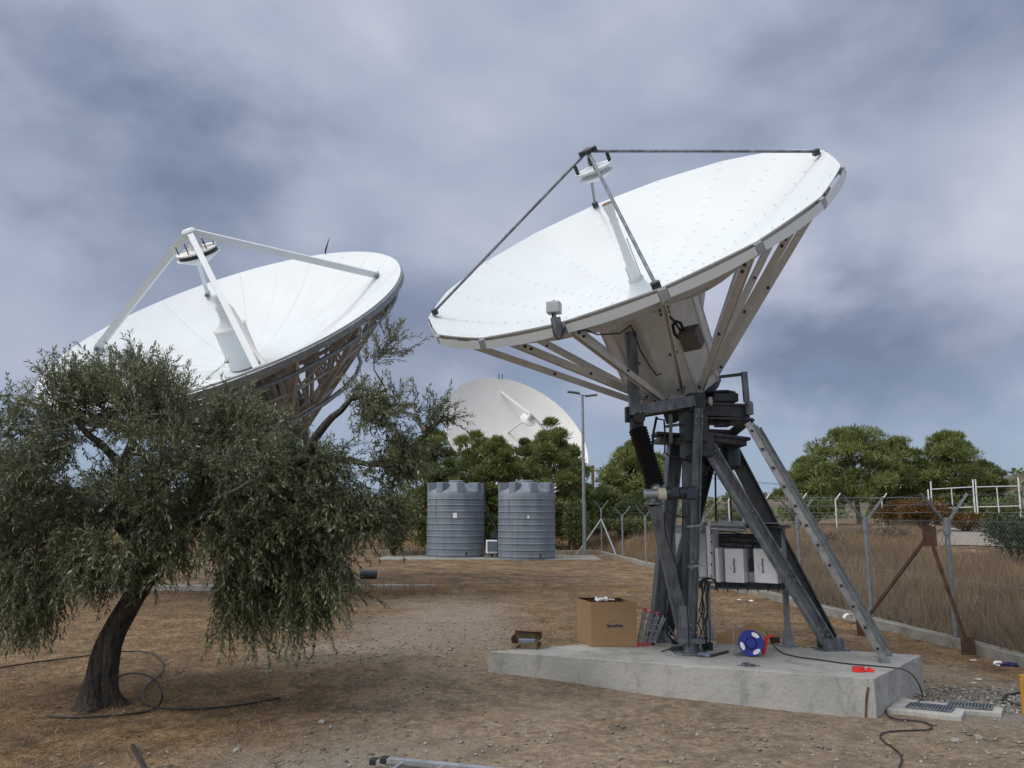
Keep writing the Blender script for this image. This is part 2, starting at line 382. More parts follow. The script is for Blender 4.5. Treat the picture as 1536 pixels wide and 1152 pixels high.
def olive_tree():
    base = GT(147, 1060); rt = root('olive_tree', base, 'large olive tree with leaning twisted trunk and drooping grey green branches', 'tree')
    Y0 = base.y
    # trunk
    trunk = [(146, 1062, 0), (149, 1035, 0), (154, 1005, 0), (163, 972, 0), (177, 940, .01), (196, 902, .02), (221, 862, .05), (243, 832, .05)]
    tr = [.19, .150, .125, .110, .10, .095, .092, .088]
    pts = [W(a, b, Y0+c) for a, b, c in trunk]
    mb = MB(); n = 48; vs = []; NR = 56
    for i in range(NR+1):
        t = i/NR*(len(pts)-1); k0 = min(int(t), len(pts)-2); f = t-k0; p = pts[k0].lerp(pts[k0+1], f); r0 = tr[k0]*(1-f)+tr[k0+1]*f; hgt = i/NR
        for k in range(n):
            a = 2*math.pi*k/n; tw = a+hgt*2.2
            r = r0*(1+.15*math.sin(3*tw+.5)+.10*math.sin(5*tw+1.3+hgt*3)+.10*mnoise.noise(V((math.cos(tw)*2.2, math.sin(tw)*2.2, hgt*5)))+.07*mnoise.noise(V((math.cos(tw)*7, math.sin(tw)*7, hgt*9)))+.035*mnoise.noise(V((math.cos(tw)*16, math.sin(tw)*16, hgt*30))))
            r *= 1+(.75*max(0, math.sin(4*a+1))+.25)*max(0, 1-hgt*9)**2
            vs.append(p+V((math.cos(a)*r, math.sin(a)*r, 0))+V((0, 0, -.05*max(0, 1-hgt*12))))
    mb.add(vs, [(i*n+k, i*n+(k+1) % n, (i+1)*n+(k+1) % n, (i+1)*n+k) for i in range(NR) for k in range(n)], True)
    nodes = [pts[-1]]; rad = [.10]
    def limb(lst, r0, r1):
        ps = [W(a, b, Y0+c) for a, b, c in lst]; m = len(ps); out = []
        # smooth by subdivision
        for i in range(m-1):
            for t in (0, .33, .66): out.append(ps[i].lerp(ps[i+1], t)+V([random.uniform(-.02, .02) for _ in range(3)])*(i > 0 or t > 0))
        out.append(ps[-1]); k = len(out)
        rs = [r0+(r1-r0)*i/(k-1) for i in range(k)]
        mb.tube(out, rs, 9); nodes.extend(out[1:]); rad.extend(rs[1:])
    limb([(236, 838, .05), (255, 790, .1), (300, 740, .3), (325, 700, .5), (335, 655, .6)], .10, .02)
    limb([(236, 838, .05), (300, 780, -.1), (380, 730, -.3), (450, 690, -.45), (485, 640, -.5), (530, 600, -.5), (580, 585, -.5)], .085, .012)
    limb([(450, 690, -.45), (520, 690, -.5), (575, 700, -.5), (625, 665, -.5), (665, 625, -.5)], .035, .006)
    limb([(380, 730, -.3), (470, 750, -.5), (550, 780, -.6), (610, 800, -.6)], .04, .008)
    limb([(230, 845, .05), (205, 790, 0), (185, 750, -.05), (120, 737, -.1), (55, 738, -.1), (-20, 700, -.1)], .09, .02)
    limb([(188, 752, -.05), (182, 700, -.1), (200, 640, 0), (215, 575, .1)], .06, .012)
    limb([(182, 700, -.1), (130, 650, -.2), (95, 600, -.3)], .045, .01)
    limb([(230, 845, .05), (190, 800, -.5), (150, 760, -.9), (90, 720, -1.1)], .06, .012)
    limb([(240, 835, .05), (290, 790, -.5), (330, 750, -.9), (380, 720, -1.2)], .06, .012)
    limb([(255, 790, .1), (240, 720, .7), (200, 660, 1.1)], .06, .012)
    limb([(300, 780, -.1), (350, 790, .6), (420, 760, 1.0)], .05, .012)
    # clusters: (x, y, rx, ry, depth offset, depth radius, number, lift)
    blobs = [(195, 700, 170, 95, 0, 1.0, 140, .3), (60, 740, 110, 120, 0, .9, 85, .1), (395, 742, 130, 80, -.2, .9, 84, .1),
             (200, 592, 95, 42, .1, .7, 38, 1), (105, 612, 48, 42, -.1, .5, 14, 1), (335, 650, 70, 38, .3, .6, 22, .8),
             (430, 675, 55, 35, -.2, .5, 16, .4), (560, 612, 55, 32, -.5, .3, 15, .4), (590, 680, 34, 50, -.5, .3, 20, .0), (505, 700, 50, 28, -.4, .4, 12, .1), (510, 770, 55, 55, -.5, .45, 26, -.4),
             (400, 835, 110, 55, -.3, .7, 44, -1), (470, 840, 42, 60, -.4, .45, 16, -1.2), (425, 890, 90, 40, -.4, .45, 14, -1.4), (340, 890, 60, 35, -.3, .5, 9, -1.4),
             (275, 815, 75, 45, -.4, .6, 28, -.7), (180, 830, 75, 50, -.5, .5, 34, -.6), (55, 845, 75, 55, -.1, .6, 28, -1), (45, 900, 45, 30, -.1, .4, 10, -1.3),
             (20, 620, 35, 40, 0, .4, 8, .6), (0, 800, 60, 90, .2, .7, 22, -.3), (578, 770, 18, 45, -.5, .2, 6, -.3), (572, 520, 16, 36, -.5, .1, 3, 1), (650, 635, 22, 16, -.5, .1, 4, .8), (165, 850, 40, 35, -.5, .3, 12, -.8)]
    HOLES = [(150, 685, 48, 40), (110, 725, 40, 25), (525, 665, 50, 28), (455, 655, 22, 22), (268, 905, 42, 45), (600, 640, 30, 16), (300, 840, 25, 22), (540, 560, 60, 22)]
    cl = []
    for bx, by, rx, ry, dz, rd, nb, lift in blobs:
        for _ in range(int(nb*(1.22 if lift > -.5 else .95))):
            while True:
                u = RNG.uniform(-1, 1, 3)
                if (u*u).sum() > 1: continue
                X, Y_ = bx+u[0]*rx, by+u[1]*ry
                if any(((X-hx)/hr)**2+((Y_-hy)/hs)**2 < 1 and RNG.random() < .93 for hx, hy, hr, hs in HOLES): continue
                break
            cl.append((W(bx+u[0]*rx, by+u[1]*ry, Y0+dz+u[2]*rd), lift))
    N0 = [V(p) for p in nodes]
    cl.sort(key=lambda c: min((c[0]-p).length for p in N0[::2]))
    A = np.array([tuple(p) for p in nodes]); R_ = list(rad)
    fine = MB(); lp = []; ld = []; ls = []; ll = []
    centre = W(260, 760, Y0)
    for c, lift in cl:
        d = np.linalg.norm(A-np.array(c), axis=1); k = int(d.argmin()); p = V(A[k]); r0 = min(R_[k]*.7, .02)
        mid = p.lerp(c, .5)+V([random.uniform(-.08, .08)*min(1, d[k]*2) for _ in range(2)]+[d[k]*.12])
        q = [p, p.lerp(mid, .55), mid, mid.lerp(c, .5)+V((0, 0, .02)), c]
        fine.tube(q, [r0, r0*.85, r0*.7, r0*.5, .004], 5)
        A = np.vstack([A, [tuple(mid), tuple(c)]]); R_ += [r0*.7, .008]
        out = (c-centre); out.z *= .4; out = out.normalized() if out.length > .1 else V((0, 0, 1))
        for _ in range(11):
            dr = V(RNG.normal(size=3)); dr.normalize(); dr = (dr*.85+out*.5+V((0, 0, lift*.75))).normalized()
            L_ = random.uniform(.10, .29)+(random.random()*.28 if lift < -.8 else 0)+(random.random()*.15 if lift > .7 else 0); ns = 5; x = V(c)+V(RNG.normal(size=3))*.05; tp = [V(x)]
            sag = V((0, 0, -.05 if lift > .4 else -.18))
            for i in range(ns):
                dr = (dr+sag*.6+V(RNG.normal(size=3))*.1).normalized(); x = x+dr*(L_/ns); tp.append(V(x))
            fine.tube(tp, [.0032, .0028, .0024, .002, .0016, .001], 3, smooth=False)
            nl = int(L_/.019)
            tpn = np.array([tuple(t) for t in tp]); hang = .5 if random.random() < .3 else 1
            for i in range(nl):
                t = (i+.7)/nl*ns; j = min(int(t), ns-1); f_ = t-j; pt = tpn[j]*(1-f_)+tpn[j+1]*f_; td = tpn[j+1]-tpn[j]
                for s_ in (0, 1): lp.append(pt); ld.append(td); ls.append(i*2.4+s_*3.14)
    lp = np.array(lp); ld = norm(np.array(ld)); n = len(lp); ang = np.array(ls)
    ref = norm(np.cross(ld, np.tile([.3, .2, 1.], (n, 1)))); ref2 = np.cross(ld, ref)
    pr = ref*np.cos(ang)[:, None]+ref2*np.sin(ang)[:, None]
    dirs = norm(ld*.95+pr*.72+RNG.normal(size=(n, 3))*.28+np.array([0, 0, -.08]))
    side = norm(np.cross(dirs, norm(pr*.3+np.array([0, 0, 1.])+RNG.normal(size=(n, 3))*.45)))
    vs, q = leaves_quads(lp, dirs, side, RNG.uniform(.034, .066, n), RNG.uniform(.009, .0155, n))
    mb.build('trunk', M['bark'], rt)
    fine.build('branches', M['bark'], rt)
    np_mesh('crown', vs, q, M['olive'], rt, loc=base)
olive_tree()

def pine(name, px, Y, topy, halfw, label, cat='tree', group='pines beyond the fence', m='pine', basez=None, nb=16, crown=.62, dens=260, seed=1, needle=.26, fat=1.0):
    rs = random.Random(seed); g = np.random.default_rng(seed)
    P0 = W(px, 770, Y); bz = terr(P0.x, Y) if basez is None else basez; base = V((P0.x, Y, bz))
    top = W(px, topy, Y).z; H = top-bz; hw = halfw/1200*Y*1.12
    rt = root(name, base, label, cat, group)
    lean = rs.uniform(-.05, .05)*H
    mb = MB(); tp = [base+V((0, 0, -.1)), base+V((lean*.3, 0, H*.3)), base+V((lean*.7, 0, H*.6)), base+V((lean, 0, H*.88))]
    mb.tube(tp, [H*.028, H*.022, H*.015, H*.006], 8)
    P = []; D = []; LN = []
    cz = H*(1-crown/2)
    for i in range(nb):
        a = i*2.4+rs.uniform(-.3, .3); zz = (i+.5)/nb
        z = H*(1-crown)+H*crown*zz*.93
        prof = min(1, .55+1.6*zz)*max(.05, 1-zz**2.8)**.55
        rr = hw*prof*rs.uniform(.35, .92)
        c = base+V((lean*z/H+math.cos(a)*rr, math.sin(a)*rr, z+rs.uniform(-.04, .04)*H))
        br = hw*rs.uniform(.15, .40)*fat*(1.12-.42*zz)
        if i == nb-1: c = base+V((lean, 0, H-br*.8))
        st = base+V((lean*.5, 0, max(H*.25, c.z-base.z-H*.16)))
        mb.tube([st, st.lerp(c, .5)+V((0, 0, -H*.01)), c], [H*.009, H*.006, H*.003], 5)
        # sub clumps
        ns = 12
        for k in range(ns):
            u = norm(g.normal(size=3)); u[2] = abs(u[2])*.9-.4
            cc = np.array(c)+u*br*rs.uniform(.45, .95)*np.array([1, 1, .75]); sr = br*rs.uniform(.28, .45)
            nn = int(dens/ns*rs.uniform(.7, 1.2)*1.7)
            v = norm(g.normal(size=(nn, 3))); rad = g.uniform(.15, 1, (nn, 1))**.6
            P.append(cc+v*rad*sr*np.array([1.15, 1.15, .8])); D.append(norm(v+np.array([0, 0, .7])+g.normal(size=(nn, 3))*.5)); LN.append(g.uniform(.6, 1.2, nn)*needle)
    P = np.concatenate(P); D = np.concatenate(D); LN = np.concatenate(LN); n = len(P)
    S = norm(np.cross(D, g.normal(size=(n, 3))))
    vs, q = leaves_quads(P, D, S, LN, LN*.17)
    mb.build('trunk', M['pinebark'], rt)
    np_mesh('crown', vs, q, M[m], rt, loc=base)
    return rt
i = 0
PG = 'pines standing behind the water tanks'
for px, Y, ty, hw, lb, mm in [
    (652, 36, 643, 40, 'pine at the left end of the row behind the left water tank', 'pine'),
    (705, 39, 648, 42, 'low rounded pine directly behind the left water tank', 'pine'),
    (752, 37, 655, 36, 'pine standing behind the gap between the two water tanks', 'pine'),
    (792, 40, 660, 36, 'pine behind the left half of the right water tank', 'pine2'),
    (824, 38, 628, 44, 'pine with a pointed top rising in front of the far white dish', 'pine'),
    (856, 41, 668, 28, 'narrow pine just left of the twin headed lamp pole', 'pine')]:
    i += 1; pine('pine_tree', px, Y, ty, hw, lb, group=PG, m=mm, seed=i, nb=36, dens=430, needle=.27, crown=.92, fat=1.3)
for px, Y, ty, hw, lb, mm, cr in [
    (955, 50, 662, 50, 'pine seen left of the bellows of the open antenna mount', 'pine', .75),
    (905, 44, 735, 34, 'low dark pine right of the lamp pole behind the corner fence post', 'pine2', .95),
    (965, 43, 742, 42, 'low dark pine below the taller pine left of the antenna mount', 'pine2', .95),
    (1218, 64, 684, 42, 'low spreading pine at the left end of the group right of the ladder', 'pine', .75),
    (1288, 60, 640, 72, 'biggest pine with wide flat crown and reddish trunk right of the ladder', 'pine', .66),
    (1345, 62, 655, 40, 'pine touching the right side of the biggest pine', 'pine', .75),
    (1432, 61, 645, 50, 'tall rounded pine above the white pipe gate', 'pine', .8),
    (1478, 64, 690, 36, 'lower pine at the right end of the group above the gate', 'pine2', .9),
    (1390, 66, 700, 34, 'dark pine filling the dip between the two tall crowns', 'pine2', .9)]:
    i += 1; pine('pine_tree', px, Y, ty, hw, lb, group='pines beyond the fence', m=mm, seed=i+3, nb=42, dens=430, needle=.38, crown=min(.92, cr+.08), fat=1.12)

def bush(px, Y, topy, boty, hw, label, m='bush', n=5000, size=.09, seed=3, name='bush', group=None, depth=1.0):
    g = np.random.default_rng(seed); P0 = W(px, boty, Y); bz = terr(P0.x, Y); base = V((P0.x, Y, bz))
    H = W(px, topy, Y).z-bz; r = hw/1200*Y
    rt = root(name, base, label, 'bush', group)
    mb = MB(); P = []; D = []
    for k in range(14):
        a = g.uniform(0, 6.28); rr = r*g.uniform(.1, .75); h = H*g.uniform(.35, .8)
        c = np.array(base)+[math.cos(a)*rr, math.sin(a)*rr*depth, h*(1-.35*(rr/r)**2)]
        mb.tube([base+V((0, 0, -.05)), base.lerp(V(c), .6)+V((0, 0, -H*.05)), V(c)], [r*.03, r*.02, r*.008], 5)
        nn = n//14; v = norm(g.normal(size=(nn, 3))); P.append(c+v*g.uniform(.2, 1, (nn, 1))*np.array([r*.38, r*.38, H*.27])); D.append(norm(v+g.normal(size=(nn, 3))*.6+[0, 0, .4]))
    P = np.concatenate(P); D = np.concatenate(D); P[:, 2] = np.maximum(P[:, 2], bz+.02)
    S = norm(np.cross(D, g.normal(size=P.shape))); L_ = g.uniform(.6, 1.3, len(P))*size
    vs, q = leaves_quads(P, D, S, L_, L_*.4)
    mb.build('branches', M['pinebark'], rt); np_mesh('leaves', vs, q, M[m], rt, loc=base)
bush(1528, 24, 764, 866, 74, 'dark green rounded bush at the right edge beyond the fence', n=9000, size=.10)
bush(1385, 41, 742, 806, 44, 'rusty orange dry bush in front of the white pipe gate', m='rustbush', n=6000, size=.16, seed=5)
bush(1345, 43, 752, 806, 36, 'browning bush left of the orange one near the road', m='rustbush', n=4000, size=.16, seed=6)
bush(1220, 52, 742, 800, 48, 'dull green scrub bush below the leftmost pine of the right group', m='pine2', n=4500, size=.2, seed=8)
bush(1290, 36, 792, 822, 40, 'low brown scrub at the edge of the tall dead grass', m='deadgrass', n=3500, size=.14, seed=9)
bush(860, 36, 745, 832, 30, 'dark leafy bush between the right water tank and the lamp pole', m='pine2', n=4000, size=.14, seed=10)
bush(945, 38, 775, 835, 55, 'dark bush along the far kerb behind the fence posts', m='pine2', n=6000, size=.16, seed=12)
bush(1120, 56, 762, 800, 60, 'dull green scrub seen between the legs of the open mount', m='pine2', n=4000, size=.22, seed=14)
bush(590, 33, 735, 840, 50, 'dark leafy bush behind the right side of the olive tree', m='pine2', n=7000, size=.14, seed=15)
bush(500, 36, 750, 840, 60, 'wide dark bush hidden behind the middle of the olive tree', m='pine2', n=6000, size=.16, seed=16)
bush(60, 60, 752, 815, 110, 'broad scrub bush far behind the left side of the olive tree', m='pine2', n=5000, size=.26, seed=17)

bush(1250, 30, 800, 838, 26, 'small dark brown shrub in the dead grass right of the ladder', m='deadgrass', n=2500, size=.12, seed=21)
bush(1340, 33, 790, 832, 34, 'purple brown shrub below the rusty orange bush', m='deadgrass', n=3000, size=.13, seed=22)
bush(1445, 40, 765, 800, 30, 'brown thicket seen through the bars of the white gate', m='rustbush', n=3000, size=.16, seed=23)
bush(1500, 52, 740, 790, 40, 'green brown scrub on the slope behind the white gate', m='pine2', n=3500, size=.2, seed=24)
# scrub over the hills
def scrub():
    g = np.random.default_rng(4); P = []; D = []; S = []
    n = 0
    dg = bpy.data.objects['hills'].data
    co_ = np.empty(len(dg.vertices)*3, dtype=np.float32); dg.vertices.foreach_get('co', co_); co_ = co_.reshape(-1, 3)
    for _ in range(1500):
        c = co_[g.integers(0, len(co_))].astype(float)
        c[:2] += g.normal(size=2)*1.5
        if c[1] > 330: continue
        r = g.uniform(.8, 2.2); nn = 26
        v = norm(g.normal(size=(nn, 3))); v[:, 2] = np.abs(v[:, 2])
        P.append(c+v*np.array([r, r, r*.7])); D.append(v); S.append(np.full(nn, r*.8))
    P = np.concatenate(P); D = np.concatenate(D); S = np.concatenate(S)
    vs, q = leaves_quads(P, D, norm(np.cross(D, g.normal(size=P.shape))), S, S*.6)
    o = np_mesh('scrub', vs, q, M['pine2']); tag(o, 'low dark scrub covering the distant hills', 'scrub', kind='stuff')
scrub()

def blades(name, label, n, sample, hmin, hmax, wid, m, lean=.5, seed=1, clump=6, clr=.12):
    g = np.random.default_rng(seed); P = []; HS = []
    while len(P) < n:
        x, y = sample(g)
        if x is None: continue
        hs = 1+.8*mnoise.noise(V((x*.6, y*.6, 11))) if name == 'tall_dead_grass' else 1
        for _ in range(clump):
            a, b = x+g.normal()*clr, y+g.normal()*clr; P.append((a, b, terr(a, b)-.005)); HS.append(hs)
    P = np.array(P[:n]); k = len(P)
    D = norm(np.stack([g.normal(size=k)*lean, g.normal(size=k)*lean, np.ones(k)], -1)); L_ = g.uniform(hmin, hmax, k)*np.array(HS[:k])
    S = norm(np.cross(D, g.normal(size=(k, 3))))
    w = wid*g.uniform(.6, 1.4, k)
    v = np.empty((k, 4, 3)); bend = norm(g.normal(size=(k, 3))*[1, 1, .1])*L_[:, None]*.25
    v[:, 0] = P-S*w[:, None]/2; v[:, 1] = P+S*w[:, None]/2; v[:, 2] = P+D*L_[:, None]+bend+S*w[:, None]*.12; v[:, 3] = P+D*L_[:, None]+bend-S*w[:, None]*.12
    o = np_mesh(name, v.reshape(-1, 3), np.arange(k*4).reshape(k, 4), M[m]); tag(o, label, 'grass', kind='stuff')
def s_field(g):
    y = 9.5+(g.random()**1.7)*32; x = fence_x(y)+.5+g.random()**1.2*(4+y*.75)
    dn = mnoise.noise(V((x*.35, y*.22, 6)))+.6*mnoise.noise(V((x*1.1, y*.8, 2)))
    if g.random() > .55+dn*1.3: return None, None
    if x > y*.72 or (x/y > .5 and y > 25) or (y > 30 and g.random() < .6): return None, None
    return x, y
blades('tall_dead_grass', 'tall grey brown dead grass filling the field beyond the fence', 90000, s_field, .18, .52, .011, 'deadgrass', .35, 1, 8, .2)
def s_straw(g):
    x = g.uniform(-9, 5.6); y = 4.4+(g.random()**1.3)*15
    if x > fence_x(y)-.2 or abs(x) > y*.72+1: return None, None
    st = zones(x, y)[0]
    if g.random() > st**1.5: return None, None
    if -.3 < x < 4.1 and 7 < y < 9.4: return None, None
    return x, y
blades('dry_straw', 'short flattened straw lying around the olive tree and behind the slab', 105000, s_straw, .02, .11, .0055, 'straw', 2.6, 2, 9, .10)
blades('tall_weeds', 'scattered dark dry weed stalks standing above the grass beyond the fence', 5000, s_field, .35, .85, .007, 'rustbush', .28, 9, 9, .09)
def s_gold(g):
    y = 20+g.random()*18; x = fence_x(y)+.8+g.random()*y*.6
    if x > y*.72 or (x/y > .52 and y > 25): return None, None
    if mnoise.noise(V((x*.3, y*.5, 21))) < -.02: return None, None
    return x, y
blades('golden_grass', 'pale golden grass patches across the far side of the field', 22000, s_gold, .15, .5, .016, 'straw', .45, 6, 10, .3)
def s_far(g):
    y = g.uniform(33.6, 60); x = g.uniform(-.5, .14)*y
    if 27.5 < y < 33.5 and -5 < x < 2.2: return None, None
    return x, y
blades('far_straw', 'golden dry grass along the far fence behind the water tanks', 22000, s_far, .08, .4, .03, 'straw', .4, 3, 10, .3)
def s_weed(g):
    return g.uniform(-5, -1.3), g.uniform(17.2, 18.3)
blades('kerb_weeds', 'thin dry weeds along the edge of the far concrete slab', 1500, s_weed, .1, .35, .008, 'straw', .3, 4, 5, .06)

def stones(name, label, n, sample, smin, smax, mats, seed):
    g = np.random.default_rng(seed); base = np.array([(1, 0, 0), (0, 1, 0), (-1, 0, 0), (0, -1, 0), (0, 0, .8), (0, 0, -.6)], float)
    tri = np.array([(0, 1, 4), (1, 2, 4), (2, 3, 4), (3, 0, 4), (1, 0, 5), (2, 1, 5), (3, 2, 5), (0, 3, 5)])
    V_ = []; T = []; mi = []
    for i in range(n):
        x, y = sample(g)
        if x is None: continue
        s = smin+(smax-smin)*g.random()**4
        b = base*(1+g.normal(size=(6, 1))*.2)*[g.uniform(.7, 1.4), g.uniform(.7, 1.2), g.uniform(.5, .9)]*s
        a = g.uniform(0, 6.28); c_, s_ = math.cos(a), math.sin(a)
        b = np.stack([b[:, 0]*c_-b[:, 1]*s_, b[:, 0]*s_+b[:, 1]*c_, b[:, 2]], -1)
        T.append(tri+6*len(V_)); V_.append(b+[x, y, terr(x, y)+s*.2]); mi += [int(g.random() < .45)]*8
    o = np_mesh(name, np.concatenate(V_), np.concatenate(T), mats, mi=np.array(mi)); tag(o, label, 'stones', kind='stuff')
def s_st(g):
    y = 4.3+g.random()**1.5*9; x = g.uniform(-.75, .75)*y
    if x > fence_x(y)-.2: return None, None
    if zones(x, y)[0] > .5 and g.random() > .22: return None, None
    if -.3 < x < 4.1 and 7 < y < 9.3: return None, None
    return x, y
stones('gravel', 'pale and grey stone chips scattered over the bare earth', 16000, s_st, .003, .024, [M['stone'], M['darkstone']], 5)
def s_mid(g):
    y = 9+g.random()*14; x = g.uniform(-.3, .35)*y
    if x > fence_x(y)-.2: return None, None
    if zones(x, y)[0] > .6 and g.random() > .3: return None, None
    if -.3 < x < 4.1 and y < 9.4: return None, None
    return x, y
stones('far_gravel', 'coarser stone chips scattered over the earth behind the slab', 4500, s_mid, .006, .030, [M['stone'], M['stone']], 15)
def s_gr(g):
    a = g.uniform(0, 6.28); r = g.random()**.6*1.0; return 4.55+math.cos(a)*r*.9, 7.75+math.sin(a)*r*.55
stones('dark_gravel', 'dark grey gravel heaped beside the right end of the concrete slab', 2600, s_gr, .008, .03, [M['darkstone'], M['stone']], 6)
def one_stone(px, py, s, label, seed):
    p = GT(px, py); g = random.Random(seed); me = MB(); bm_v = []
    import bmesh
    bm = bmesh.new(); bmesh.ops.create_icosphere(bm, subdivisions=2, radius=s)
    for v in bm.verts:
        v.co *= 1+.35*mnoise.noise(v.co*(1.6/s)+V((seed, 0, 0))); v.co.z *= .6
    me.add([p+v.co+V((0, 0, s*.3)) for v in bm.verts], [tuple(v.index for v in f.verts) for f in bm.faces]); bm.free()
    tag(me.build('stone', M['stone'], loc=p), label, 'stone', 'loose stones on the earth')
for a in [(1000/1, 1032, .035, 'pale stone lying just in front of the long face of the slab', 1), (1433, 1113, .04, 'pale stone on the bare earth at the lower right', 2), (1467, 1108, .035, 'pale stone right of the one on the lower right earth', 3),
          (403, 1010, .04, 'whitish stone right of the olive trunk below the drooping twigs', 4), (483, 1084, .028, 'small stone at the edge of the straw at the bottom left', 5), (355, 1127, .028, 'pale stone at the bottom left of the aluminium ladder', 6)]: one_stone(*a)

# ------------------------------------------------------------------ concrete slab
def slab():
    zt = .32
    pts = [(732, 977), (1311, 1018), (1382, 983), (1000, 957)]
    c = [G(a, b, zt) for a, b in pts]
    import bmesh
    mb = MB(); mb.prism([V((p.x, p.y, -.2)) for p in c], (0, 0, zt+.2)); bm = bmesh.new(); bv = [bm.verts.new(v) for v in mb.v]
    for f in mb.f: bm.faces.new([bv[k] for k in f])
    bmesh.ops.subdivide_edges(bm, edges=bm.edges[:], cuts=40, use_grid_fill=True)
    for v in bm.verts:
        p = v.co.copy(); e = .004*mnoise.noise(p*3)+.004*mnoise.noise(p*11); ch = max(0, mnoise.noise(p*6+V((3, 1, 7)))-.28)*.06
        top = p.z > zt-.02
        cen_ = V((1.9, 8.2, .1)); inw = (cen_-p); inw.z = 0; inw.normalize()
        if top and p.z > zt-.001: v.co.z += .25*e
        v.co += inw*(e if not (top and False) else 0)
        # chipped arris
        edge = min(((p-c[k]).cross((c[(k+1) % 4]-c[k]).normalized())).to_3d().z**2 for k in range(4))
        if p.z > zt-.03 and edge < .0009: v.co += inw*ch; v.co.z -= ch*.6
    bm.verts.index_update(); mb = MB(); mb.add([v.co for v in bm.verts], [tuple(v.index for v in f.verts) for f in bm.faces]); bm.free()
    o = mb.build('concrete_slab', M['conc'], bevel=.010, loc=(c[1].x, c[1].y, -.2))
    tag(o, 'thick pale concrete slab carrying the open antenna mount', 'slab')
    # dark joint strip at the corner of the front face
    e = (c[0]-c[1]).normalized(); nrm = V((e.y, -e.x, 0)); 
    if nrm.y > 0: nrm = -nrm
    st = MB(); a = c[1]+e*.05+nrm*.006; st.tube([V((a.x, a.y, .25)), V((a.x, a.y, .15))+e*.02, V((a.x, a.y, .0))+e*.035], .009, 6)
    st.build('corner_strip', M['rust'], o)
slab()
def slabpt(px, py): return G(px, py, .32)

def polyprism(name, line, w, z0, z1, m, label, cat, bevel=.01, loc=None):
    """kerb following a polyline; per point ground height"""
    mb = MB(); vs = []
    n = len(line)
    for i, p in enumerate(line):
        t = (V(line[min(i+1, n-1)])-V(line[max(i-1, 0)])); t.z = 0; t.normalize(); s = V((t.y, -t.x, 0))*w/2
        g = terr(p[0], p[1])
        vs += [V((p[0], p[1], g+z0))-s, V((p[0], p[1], g+z0))+s, V((p[0], p[1], g+z1))+s, V((p[0], p[1], g+z1))-s]
    fs = [(3, 2, 1, 0), tuple((n-1)*4+k for k in range(4))]
    for i in range(n-1):
        for k in range(4): fs.append((i*4+k, i*4+(k+1) % 4, (i+1)*4+(k+1) % 4, (i+1)*4+k))
    mb.add(vs, fs)
    return tag(mb.build(name, m, bevel=bevel, loc=(line[0][0], line[0][1], 0)), label, cat)
kl = [V((fence_x(y)+.1+.03*math.sin(y*2), y, 0)) for y in np.linspace(6.5, 34.5, 30)]
polyprism('kerb', kl, .16, -.1, .13, M['kerbm'], 'long weathered concrete kerb running under the wire fence', 'kerb')
kl2 = [V((3.68-t*14, 34.5+t*.2, 0)) for t in np.linspace(0, 1, 8)]
polyprism('kerb', kl2, .16, -.1, .16, M['kerbm'], 'far concrete kerb running behind the water tanks', 'kerb')

# far slab under the left dish
SL = MB(); a = GT(652, 886); SL.prism([V((a.x, a.y, -.1)), V((-13, a.y-.3, -.1)), V((-13, a.y, -.1)), V((a.x, a.y+.3, -.1))][::-1], (0, 0, .22))
tag(SL.build('kerb', M['conc'], bevel=.01, loc=(a.x, a.y, -.1)), 'low straight concrete kerb behind the olive tree in front of the large dish', 'kerb')

# ------------------------------------------------------------------ dishes
def plane_hit(px, py, C, N):
    d = ray(px, py); t = (C-EYE).dot(N)/d.dot(N); return EYE+d*t
def rfun(phi, P):   # polygon radius factor
    if not P: return 1.0
    s = 2*math.pi/P; f = (phi % s)-s/2; return 1-(1-math.cos(s/2)/math.cos(f))*.7
class Dish:
    def __init__(s, C, N, R, d, u):
        s.N = V(N).normalized(); s.C = V(C); s.R = R; s.d = d
        u = V(u); s.u = (u-s.N*u.dot(s.N)).normalized(); s.v = s.N.cross(s.u)
    def pt(s, r, phi, z): return s.C+s.u*(r*math.cos(phi))+s.v*(r*math.sin(phi))+s.N*z   # z relative to aperture plane
    def surf(s, r, phi, off=0.0):
        rr = r/s.R; return s.pt(r, phi, -s.d*(1-rr*rr)+off)
def surf_px(D, px, py):
    dr = ray(px, py); prev = None; t0 = (D.C-EYE).length*.6
    for i in range(4000):
        t = t0*(1+i/4000*1.2); p = EYE+dr*t; q = p-D.C; z = q.dot(D.N); r2 = q.dot(q)-z*z
        f = z+D.d*(1-r2/D.R**2)
        if r2 < D.R**2 and prev is not None and prev > 0 >= f: return p
        prev = f if r2 < D.R**2 else None
    return None
def reflector_mesh(D, P, sub, nr, thick, crease=0.0, r0=.02):
    """front and back skins of the bowl"""
    mb = MB(); n = P*sub if P else sub; vs = []
    for side in (0, 1):
        for j in range(nr+1):
            t = r0+(1-r0)*j/nr
            for k in range(n):
                phi = 2*math.pi*k/n
                f = 1+(rfun(phi, P)-1)*ss((t-.2)/.8) if P else 1.0
                r = D.R*t*f
                z = -D.d*(1-t*t)
                vs.append(D.pt(r, phi, z-(thick if side else 0)))
    fs = []; off = (nr+1)*n
    for j in range(nr):
        for k in range(n):
            k2 = (k+1) % n
            fs.append((j*n+k, j*n+k2, (j+1)*n+k2, (j+1)*n+k)); fs.append((off+j*n+k2, off+j*n+k, off+(j+1)*n+k, off+(j+1)*n+k2))
    for k in range(n):
        k2 = (k+1) % n; fs.append((nr*n+k, nr*n+k2, off+nr*n+k2, off+nr*n+k)); fs.append((k2, k, off+k, off+k2))
    mb.add(vs, fs, True)
    return mb

